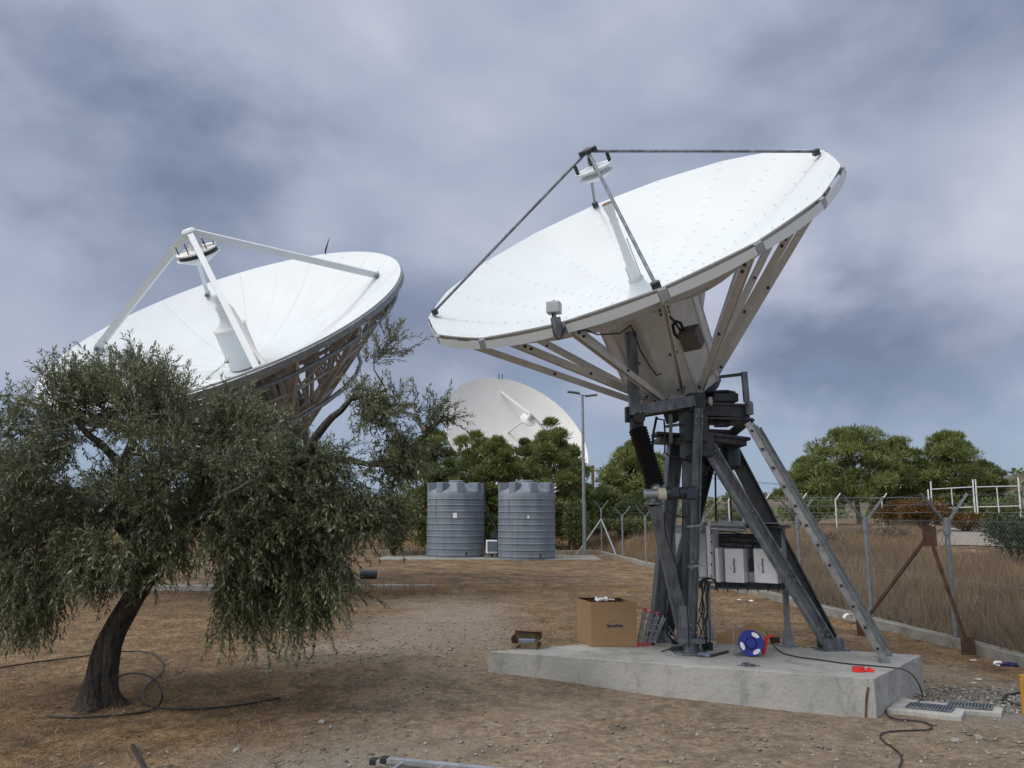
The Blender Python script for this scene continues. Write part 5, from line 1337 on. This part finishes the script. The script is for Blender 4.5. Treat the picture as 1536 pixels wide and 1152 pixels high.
def reel():
    c0 = slabpt(1127, 984); c = V((c0.x, c0.y, .32+.125)); ax = V((-.25, -.95, .08)).normalized()
    rt = root('cable_reel', V((c0.x, c0.y, .32)), 'blue extension cable reel with red handle standing on the slab', 'cable reel')
    u = V((0, 0, 1)).cross(ax).normalized()
    q = MB(); q.lathe(c, ax, [(.115, .035), (.122, .04), (.122, .052), (.055, .052), (.05, .045), (.045, .09), (.04, .095)], 40, u); d_ = q.build('front_disc', M['blue'], rt)
    q = MB(); q.lathe(c, ax, [(.12, -.06), (.12, -.05)], 40, u); q.build('back_disc', M['blue'], rt)
    q = MB(); q.lathe(c, ax, [(.06, -.052), (.105, -.04), (.105, .03), (.06, .036)], 30, u); q.build('wound_cable', M['blackrub'], rt)
    q = MB(); q.lathe(c+ax*.053, ax, [(.05, 0), (.048, .035), (.02, .04)], 24, u); q.build('socket_hub', M['motor'], rt)
    v_ = ax.cross(u)
    for k, (du, dv, mm) in enumerate(((.045, .075, 'panel'), (.05, -.078, 'panel'), (-.08, -.03, 'panel'))):
        q = MB(); n = 16; cc = c+ax*.0535+u*du+v_*dv; tt = (u*du+v_*dv).normalized(); bb = ax.cross(tt)
        q.add([cc+ax*.001+bb*math.cos(2*math.pi*i_/n)*.04+tt*math.sin(2*math.pi*i_/n)*.02 for i_ in range(n)], [tuple(range(n))]); q.build('sticker', M[mm], d_)
    q = MB(); l = c-V((.17, .02, 0)); q.tube([V((l.x+.06, l.y, .33)), V((l.x, l.y, .335)), V((l.x, l.y, .60)), V((l.x+.06, l.y+.02, .585)), V((l.x+.15, l.y+.04, .50))], .008, 6)
    q.tube([V((l.x+.02, l.y+.1, .335)), V((l.x+.25, l.y+.05, .335)), V((l.x+.24, l.y+.04, .4))], .008, 6); q.build('stand', M['galv2'], rt)
    q = MB(); q.beam(V((c.x+.12, c.y, .335)), V((c.x+.16, c.y, .50)), .03, .03); q.tube([V((c.x+.155, c.y, .495)), V((c.x+.21, c.y, .51)), V((c.x+.24, c.y, .50))], .012, 6); q.build('handle', M['red'], rt, bevel=.004)
    s = slabpt(1163, 972)
    q = MB(); q.box(V((s.x, s.y, .40)), (.09, .05, .06)); q.tube([V((c.x+.2, c.y, .50)), V((s.x-.02, s.y, .45))], .008, 6)
    tag(q.build('plug_socket', M['blackrub'], loc=(s.x, s.y, .32), bevel=.006), 'black socket block right of the blue cable reel', 'socket')
    pts = [(1150, 967), (1165, 978), (1190, 986), (1230, 991), (1270, 997), (1310, 1000), (1333, 1002)]
    P = [V((*slabpt(a, b)[:2], .328)) for a, b in pts]; P[0].z = .45
    e = GT(1348, 1056); P += [V((P[-1].x+.12, P[-1].y-.10, .327)), V((P[-1].x+.20, P[-1].y-.14, .22)), V((P[-1].x+.22, P[-1].y-.16, .05))]
    for a, b in [(1330, 1062), (1329, 1075), (1345, 1082), (1375, 1083), (1398, 1089), (1398, 1097), (1370, 1098), (1335, 1099), (1318, 1104), (1325, 1115), (1345, 1127), (1355, 1140), (1348, 1155), (1346, 1185)]:
        g = GT(a, b); P.append(V((g.x, g.y, g.z+.012)))
    # smooth
    for _ in range(2):
        Q = [P[0]]
        for i_ in range(len(P)-1): Q += [P[i_].lerp(P[i_+1], .25), P[i_].lerp(P[i_+1], .75)]
        P = Q+[P[-1]]
    q = MB(); q.tube(P, .0065, 6); tag(q.build('power_cable', M['blackrub'], loc=P[-1]), 'thin black power cable trailing from the reel over the slab corner to the ground', 'cable')
reel()
def small_things():
    # cardboard sheet behind reel
    a = slabpt(1076, 966); q = MB(); o_ = V((a.x, a.y+.02, .325))
    pts = [(0, 0, 0), (.42, -.16, 0), (.50, -.2, .02), (.46, -.12, .19), (.38, -.08, .235), (.2, -.05, .15), (0, 0, .10)]
    q.add([o_+V(p) for p in pts], [tuple(range(7))]); o = q.build('cardboard_sheet', M['card'], loc=o_); md = o.modifiers.new('s', 'SOLIDIFY'); md.thickness = .006; tag(o, 'bent piece of brown cardboard standing behind the blue cable reel', 'cardboard')
    # red strap
    s = slabpt(1288, 1008); o_ = V((s.x, s.y, .32)); q = MB(); pts = []
    for k in range(30):
        t = k/29*2*math.pi*1.4; pts.append(V((math.cos(t)*.055, math.sin(t)*.03+.0, 0)))
    for k in range(29):
        a_, b_ = o_+pts[k]+V((0, 0, .002)), o_+pts[k+1]+V((0, 0, .002)); q.add([a_, b_, b_+V((0, 0, .042)), a_+V((0, 0, .042))], [(0, 1, 2, 3)])
    e = o_+V((.04, -.01, 0)); q.add([e+V((0, 0, .003)), e+V((.08, -.01, .003)), e+V((.10, -.012, .018)), e+V((.04, 0, .045))], [(0, 1, 2, 3)])
    o = q.build('ratchet_strap', M['redtape'], loc=o_); md = o.modifiers.new('s', 'SOLIDIFY'); md.thickness = .003; tag(o, 'bright red coiled strap lying near the slab corner', 'strap')
    # angle grinder
    s = slabpt(1008, 978); p = V((s.x, s.y, .35)); q = MB(); rt = root('power_drill', V((s.x, s.y, .32)), 'dark cylindrical power tool lying left of the king post foot', 'tool')
    q.tube([p+V((-.01, 0, 0)), p+V((.13, .02, .006))], .024, 10); q.build('body', M['motor'], rt)
    q = MB(); q.tube([p+V((-.01, 0, 0)), p+V((-.06, -.01, -.01)), p+V((-.11, .0, -.025))], [.01, .007, .007], 6); q.build('tail_cable', M['blackrub'], rt)
    q = MB(); q.lathe(p+V((.13, .02, .006)), (1, .1, 0), [(.022, 0), (.018, .03)], 10); q.build('collar', M['red'], rt)
    # plastic bag, black bar
    s = slabpt(1057, 985); q = MB(); import bmesh
    bm = bmesh.new(); bmesh.ops.create_icosphere(bm, subdivisions=3, radius=.05)
    for v in bm.verts: v.co *= 1+.5*mnoise.noise(v.co*30); v.co.z *= .45
    q.add([V((s.x, s.y, .338))+V((v.co.x*1.3, v.co.y, v.co.z)) for v in bm.verts], [tuple(v.index for v in f.verts) for f in bm.faces]); bm.free()
    tag(q.build('plastic_bag', M['paleblue'], loc=(s.x, s.y, .32)), 'crumpled pale blue bag at the foot of the king post', 'bag')
    q = MB(); q.beam(slabpt(1065, 986)+V((0, 0, .012)), slabpt(1091, 979)+V((0, 0, .012)), .035, .02); tag(q.build('steel_bar', M['darksteel'], loc=slabpt(1065, 986)), 'short dark steel bar lying right of the king post foot', 'bar')
    s = slabpt(1062, 975); q = MB(); q.box(V((s.x, s.y, .36)), (.09, .07, .075)); q.tube([V((s.x-.04, s.y, .39)), V((s.x-.09, s.y, .42)), V((s.x-.12, s.y+.01, .36))], .01, 6); tag(q.build('junction_box', M['blackrub'], loc=(s.x, s.y, .32), bevel=.008), 'black junction box on the slab right of the king post', 'box')
    s = slabpt(1013, 966); q = MB(); q.box(V((s.x, s.y, .345)), (.08, .05, .045)); tag(q.build('cable_block', M['blackrub'], loc=(s.x, s.y, .32), bevel=.008), 'black cable block on the slab between king post and left leg', 'block')
    # heap of bolts
    g = random.Random(3); s = slabpt(1123, 999); q = MB()
    for k in range(60):
        a_ = g.gauss(0, .045); b_ = g.gauss(0, .018); p = V((s.x+a_, s.y+b_, .327+max(0, .015-abs(a_)*.2))); dr = V((g.gauss(0, 1), g.gauss(0, 1), g.gauss(0, .3))).normalized(); q.tube([p, p+dr*.022], .0045, 5)
    tag(q.build('bolt_heap', M['galv'], loc=(s.x, s.y, .32)), 'small heap of loose bolts on the slab below the cable reel', 'bolts')
    # drain covers set in concrete pads
    Z = .045
    def gp(px, py, z=Z): return G(px, py, z)
    for (cs, grid, lab, lab2) in (
        ([(1330, 1063), (1442, 1075), (1448, 1064), (1352, 1046)], [(1359, 1062), (1426, 1069), (1432, 1062), (1367, 1056)], 'low concrete pad with drain grille touching the slab corner', 'black drain grille in the left low concrete pad'),
        ([(1440, 1064), (1502, 1068), (1505, 1060), (1385, 1050)], [(1421, 1059), (1487, 1065), (1489, 1058), (1425, 1054)], 'low concrete pad with drain grille farther right of the slab corner', 'black drain grille in the right low concrete pad')):
        P = [gp(*c) for c in cs]; z1 = 0 if 'corner' in lab and 'touching' in lab else -.006
        q = MB(); q.prism([V((p.x, p.y, -.08)) for p in P], (0, 0, Z+.08+z1)); tag(q.build('drain_pad', M['conc'], bevel=.006, loc=(P[0].x, P[0].y, 0)), lab, 'pad')
        Q = [gp(*c) for c in grid]; q = MB()
        zt = Z+z1+.004
        q.add([V((p.x, p.y, zt)) for p in Q], [(0, 1, 2, 3)])
        nb = 13
        for k in range(nb+1):
            a_ = Q[0].lerp(Q[1], k/nb); b_ = Q[3].lerp(Q[2], k/nb); q.beam(V((a_.x, a_.y, zt+.006)), V((b_.x, b_.y, zt+.006)), .014, .01, mi=1)
        q.beam(V((*Q[0][:2], zt+.007)), V((*Q[1][:2], zt+.007)), .012, .012, mi=1); q.beam(V((*Q[3][:2], zt+.007)), V((*Q[2][:2], zt+.007)), .012, .012, mi=1)
        tag(q.build('drain_grille', [M['black'], M['galv']], loc=(Q[0].x, Q[0].y, 0)), lab2, 'grille')
    # litter
    def crumple(name, px, py, r, m, lab, cat, flat=.4, sx=1.3, seed=0):
        import bmesh
        p = GT(px, py); bm = bmesh.new(); bmesh.ops.create_icosphere(bm, subdivisions=3, radius=r)
        for v in bm.verts: v.co *= 1+.6*mnoise.noise(v.co*(2.2/r)+V((seed, 1, 0))); v.co.z *= flat; v.co.x *= sx
        q = MB(); q.add([p+v.co+V((0, 0, r*flat*.6)) for v in bm.verts], [tuple(v.index for v in f.verts) for f in bm.faces]); bm.free(); tag(q.build(name, M[m], loc=p), lab, cat)
    crumple('paper_scrap', 1498, 998, .05, 'panel', 'crumpled white paper by the kerb at the right edge', 'litter', .6, 1, 1)
    crumple('cloth_rag', 1512, 999, .07, 'ink', 'dark navy rag lying by the kerb at the right edge', 'rag', .35, 1.5, 2)
    crumple('paper_scrap', 1467, 1019, .022, 'panel', 'upper small white paper scrap on the earth right of the slab', 'litter', .2, 1.6, 3)
    crumple('paper_scrap', 1461, 1024, .015, 'panel', 'lower small white paper scrap on the earth right of the slab', 'litter', .2, 1.5, 4)
    crumple('paper_scrap', 1460, 991, .03, 'panel', 'white scrap right beside the rusty plate at the kerb', 'litter', .3, 1.2, 5)
    crumple('paper_scrap', 1127, 902, .045, 'panel', 'white litter by the kerb seen below the equipment rack', 'litter', .4, 1, 6)
    crumple('paper_scrap', 1108, 900, .03, 'panel', 'small white litter left of the other piece below the equipment rack', 'litter', .3, 1.4, 7)
    # white plastic pipe piece on kerb
    p = GT(1273, 935)+V((0, 0, .07)); q = MB(); vs = []
    for k in range(13):
        t = math.radians(-20+200*k/12)
        for dy in (-.05, .05): vs.append(p+V((math.cos(t)*.075, dy, math.sin(t)*.075)))
    q.add(vs, [(2*k, 2*k+1, 2*k+3, 2*k+2) for k in range(12)], True); o = q.build('pipe_piece', M['panel'], loc=p); md = o.modifiers.new('s', 'SOLIDIFY'); md.thickness = .005; tag(o, 'curved piece of white plastic pipe resting on the kerb by the ladder', 'pipe')
    # black irrigation pipe around the olive
    P = [GT(a, b)+V((0, 0, .02)) for a, b in [(-60, 1018), (0, 1004), (60, 995), (140, 985), (190, 979), (225, 980), (242, 990), (246, 1005), (240, 1016), (222, 1028), (213, 1042), (214, 1056), (228, 1064), (260, 1067), (310, 1066), (370, 1060), (420, 1050)]]
    for _ in range(2):
        Q = [P[0]]
        for i_ in range(len(P)-1): Q += [P[i_].lerp(P[i_+1], .25), P[i_].lerp(P[i_+1], .75)]
        P = Q+[P[-1]]
    q = MB(); q.tube(P, .009, 8); tag(q.build('irrigation_pipe', M['blackrub'], loc=P[0]), 'black irrigation pipe looping from the left edge past the olive trunk', 'pipe')
    P = []
    b0 = GT(175, 1020)
    for t in np.linspace(0, 1, 20):
        x = 175+70*math.sin(t*math.pi*.62); P.append(None)
    P = [W(a, b, y) for a, b, y in [(176, 1016, 7.35), (190, 1010, 7.3), (212, 1010, 7.25), (230, 1017, 7.2), (242, 1032, 7.15), (244, 1048, 7.1)]]+[GT(a, b)+V((0, 0, .014)) for a, b in [(238, 1062), (222, 1070), (190, 1074), (150, 1077), (110, 1079), (70, 1077)]]
    for _ in range(2):
        Q = [P[0]]
        for i_ in range(len(P)-1): Q += [P[i_].lerp(P[i_+1], .25), P[i_].lerp(P[i_+1], .75)]
        P = Q+[P[-1]]
    q = MB(); q.tube(P, .008, 8); tag(q.build('irrigation_pipe', M['blackrub'], loc=P[-1]), 'black pipe arching up in a loop right of the olive trunk', 'pipe')
    P = [GT(a, b)+V((0, 0, z)) for a, b, z in [(199, 1122, .02), (203, 1135, .04), (214, 1150, .015), (225, 1175, .02)]]
    q = MB(); q.tube(P, .014, 8); tag(q.build('irrigation_pipe', M['blackrub'], loc=P[0]), 'short end of black pipe sticking out at the bottom left', 'pipe')
    # yellow plank and black cable at the right edge
    b = GT(1534, 1072); q = MB(); t = W(1530, 1012, b.y); q.beam(b+V((.05, 0, 0)), t+V((.05, 0, 0)), .10, .03); tag(q.build('yellow_board', M['yellow'], loc=b, bevel=.005), 'yellow board standing upright at the right edge of the view', 'board')
    P = [GT(a, b)+V((0, 0, .015)) for a, b in [(1560, 1040), (1530, 1041), (1508, 1046), (1505, 1052), (1520, 1058), (1545, 1062)]]
    q = MB(); q.tube(P, .012, 6); tag(q.build('black_cable', M['blackrub'], loc=P[0]), 'loop of black cable beside the yellow board', 'cable')
    # blue crate behind the tree
    b = GT(560, 868); rt = root('blue_barrel', b, 'dull blue barrel lying behind the drooping right side of the olive', 'barrel'); q = MB(); q.lathe(b+V((-.35, 0, .11)), (1, 0, 0), [(.08, 0), (.11, .02), (.11, .15), (.12, .16), (.11, .18), (.11, .42), (.08, .44)], 18); q.build('body', M['motor'], rt)
small_things()
def ground_ladder():
    a = GT(556, 1156)+V((0, 0, .09)); a2 = GT(790, 1180)+V((0, 0, .09)); dr = (a2-a); dr.z = 0; dr.normalize(); nrm = V((-dr.y, dr.x, 0))
    if nrm.y > 0: nrm = -nrm
    rt = root('aluminium_ladder', V((a.x, a.y, 0)), 'aluminium ladder with black end caps lying on the earth at the bottom edge', 'ladder')
    for s_ in (0, 1):
        for lay in (0, 1):
            o_ = a+nrm*.36*s_+V((0, 0, -.035*lay))+dr*(.105*(1-lay)) - nrm*.02*lay + nrm*.04*(1-lay)*(1 if s_ == 0 else -1)
            q = MB(); q.beam(o_, o_+dr*2.4, .055, .028, 'C', t=.003); ro = q.build('rail', M['alu'], rt)
            q = MB(); q.box(o_+dr*.015, (.05, .062, .038), (dr, nrm, V((0, 0, 1)))); q.build('end_cap', M['blackrub'], ro, bevel=.005)
    for k in range(8):
        o_ = a+dr*(.25+.28*k)+V((0, 0, -.01)); q = MB(); q.tube([o_, o_+nrm*.36], .014, 8); q.build('rung', M['alu'], rt)
ground_ladder()

# ------------------------------------------------------------------ light and sky
SUN_EL, SUN_AZ = math.radians(54), math.radians(236)   # azimuth clockwise from +Y
sd = V((math.sin(SUN_AZ)*math.cos(SUN_EL), math.cos(SUN_AZ)*math.cos(SUN_EL), math.sin(SUN_EL)))
sl = bpy.data.lights.new('sun', 'SUN'); sl.energy = 1.25; sl.angle = math.radians(14); sl.color = (1, .965, .92)
so = bpy.data.objects.new('sun', sl); COL.objects.link(so); so.rotation_euler = sd.to_track_quat('Z', 'Y').to_euler(); so.location = (0, 0, 30)
def world():
    w = bpy.data.worlds.new('World'); SC.world = w; w.use_nodes = True; nt = w.node_tree; L = nt.links.new
    bg = nt.nodes['Background']; bg.inputs['Strength'].default_value = .1
    sky = nt.nodes.new('ShaderNodeTexSky'); sky.sky_type = 'NISHITA'; sky.sun_disc = False; sky.sun_elevation = SUN_EL; sky.sun_rotation = SUN_AZ; sky.air_density = 1.1; sky.dust_density = 1.0
    tc = nt.nodes.new('ShaderNodeTexCoord'); sx = nt.nodes.new('ShaderNodeSeparateXYZ'); L(tc.outputs['Generated'], sx.inputs[0])
    def math_(op, a, b=None, clamp=False):
        m = nt.nodes.new('ShaderNodeMath'); m.operation = op; m.use_clamp = clamp
        for i_, v in enumerate((a, b)):
            if v is None: continue
            if isinstance(v, (int, float)): m.inputs[i_].default_value = v
            else: L(v, m.inputs[i_])
        return m.outputs[0]
    z = sx.outputs['Z']; zz = math_('ADD', math_('MAXIMUM', z, 0.0), .42)
    cx = nt.nodes.new('ShaderNodeCombineXYZ'); L(math_('DIVIDE', sx.outputs['X'], zz), cx.inputs[0]); L(math_('DIVIDE', sx.outputs['Y'], zz), cx.inputs[1])
    def nz(sc, det, off, rough=.55, dist=0.0, st=(1, 1, 1)):
        mp = nt.nodes.new('ShaderNodeMapping'); mp.inputs['Location'].default_value = off; mp.inputs['Scale'].default_value = st; L(cx.outputs[0], mp.inputs[0])
        n = nt.nodes.new('ShaderNodeTexNoise'); n.inputs['Scale'].default_value = sc; n.inputs['Detail'].default_value = det; n.inputs['Roughness'].default_value = rough; n.inputs['Distortion'].default_value = dist
        L(mp.outputs[0], n.inputs['Vector']); return n.outputs['Fac']
    def ramp(src, stops):
        r = nt.nodes.new('ShaderNodeValToRGB'); e = r.color_ramp.elements; e[0].position = stops[0][0]; e[0].color = (*stops[0][1], 1); e[1].position = stops[-1][0]; e[1].color = (*stops[-1][1], 1)
        for p_, c in stops[1:-1]: k = e.new(p_); k.color = (*c, 1)
        L(src, r.inputs['Fac']); return r.outputs['Color']
    def mix(a, b, f):
        m = nt.nodes.new('ShaderNodeMix'); m.data_type = 'RGBA'
        for s_, k in ((a, 'A'), (b, 'B')):
            if isinstance(s_, tuple): m.inputs[k].default_value = (*s_, 1)
            else: L(s_, m.inputs[k])
        if isinstance(f, float): m.inputs['Factor'].default_value = f
        else: L(f, m.inputs['Factor'])
        return m.outputs['Result']
    K = 10.0
    def c(r, g, b): return (r*K, g*K, b*K)
    nrm_ = nt.nodes.new('ShaderNodeVectorMath'); nrm_.operation = 'NORMALIZE'; L(tc.outputs['Generated'], nrm_.inputs[0])
    def nd(sc, det, off, rough, dist, st):
        mp = nt.nodes.new('ShaderNodeMapping'); mp.inputs['Location'].default_value = off; mp.inputs['Scale'].default_value = st; L(nrm_.outputs[0], mp.inputs[0])
        n = nt.nodes.new('ShaderNodeTexNoise'); n.inputs['Scale'].default_value = sc; n.inputs['Detail'].default_value = det; n.inputs['Roughness'].default_value = rough; n.inputs['Distortion'].default_value = dist
        L(mp.outputs[0], n.inputs['Vector']); return n.outputs['Fac']
    big = nd(2.3, 4, (3.1, 1.7, 5.0), .5, .1, (1, 1, 1.7)); mid = nd(5.5, 10, (7.7, 2.3, 1.0), .52, .1, (1, 1, 1.5))
    s = math_('ADD', math_('MULTIPLY', big, .66), math_('MULTIPLY', mid, .34))
    # banks of cloud standing in fixed compass directions
    for px, py, r_, a in ((40, 190, .15, -.09), (1330, 530, .20, -.12), (1190, 500, .12, -.08), (620, 430, .20, -.06), (1500, 330, .15, .13), (1536, 220, .10, .10), (1380, 600, .14, -.06), (470, 352, .06, .09), (770, 330, .08, .07), (60, 380, .16, .10), (700, 250, .12, .05), (900, 60, .3, .05), (1536, 20, .3, -.06), (300, 300, .15, -.04), (1150, 610, .10, .05)):
        d_ = ray(px, py).normalized(); v_ = nt.nodes.new('ShaderNodeVectorMath'); v_.operation = 'DISTANCE'
        wv = nt.nodes.new('ShaderNodeVectorMath'); wv.operation = 'NORMALIZE'; L(tc.outputs['Generated'], wv.inputs[0]); L(wv.outputs[0], v_.inputs[0]); v_.inputs[1].default_value = d_
        mr = nt.nodes.new('ShaderNodeMapRange'); mr.interpolation_type = 'SMOOTHSTEP'; mr.inputs['From Min'].default_value = r_*1.25; mr.inputs['From Max'].default_value = 0; mr.inputs['To Min'].default_value = 0; mr.inputs['To Max'].default_value = a
        wob = math_('ADD', v_.outputs['Value'], math_('MULTIPLY', math_('SUBTRACT', mid, .5), r_*2.6)); L(wob, mr.inputs['Value']); s = math_('ADD', s, mr.outputs['Result'])
    cloud = ramp(s, [(.32, c(.19, .235, .345)), (.42, c(.285, .335, .455)), (.50, c(.375, .425, .55)), (.57, c(.45, .49, .61)), (.68, c(.60, .63, .73))])
    # clear blue strip near the horizon, seen between cloud layers
    skyb = mix(sky.outputs['Color'], c(.27, .385, .57), .75)
    low = ramp(math_('ADD', z, math_('MULTIPLY', math_('SUBTRACT', mid, .5), .22)), [(.03, (.95, .95, .95)), (.16, (0, 0, 0))])
    col = mix(cloud, skyb, low)
    # unseen glow added around the sun direction, brightens the scene from behind the viewer
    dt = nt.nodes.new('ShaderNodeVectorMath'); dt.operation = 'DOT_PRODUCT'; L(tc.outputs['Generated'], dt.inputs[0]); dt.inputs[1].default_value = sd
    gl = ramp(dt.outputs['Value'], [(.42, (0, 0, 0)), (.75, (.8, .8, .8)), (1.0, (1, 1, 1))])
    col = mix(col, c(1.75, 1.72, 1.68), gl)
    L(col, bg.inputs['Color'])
world()
SC.view_settings.view_transform = 'Standard'; SC.view_settings.look = 'None'; SC.view_settings.exposure = 0; SC.view_settings.gamma = 1
SC.render.engine = 'CYCLES'; SC.cycles.max_bounces = 6; SC.cycles.transparent_max_bounces = 4
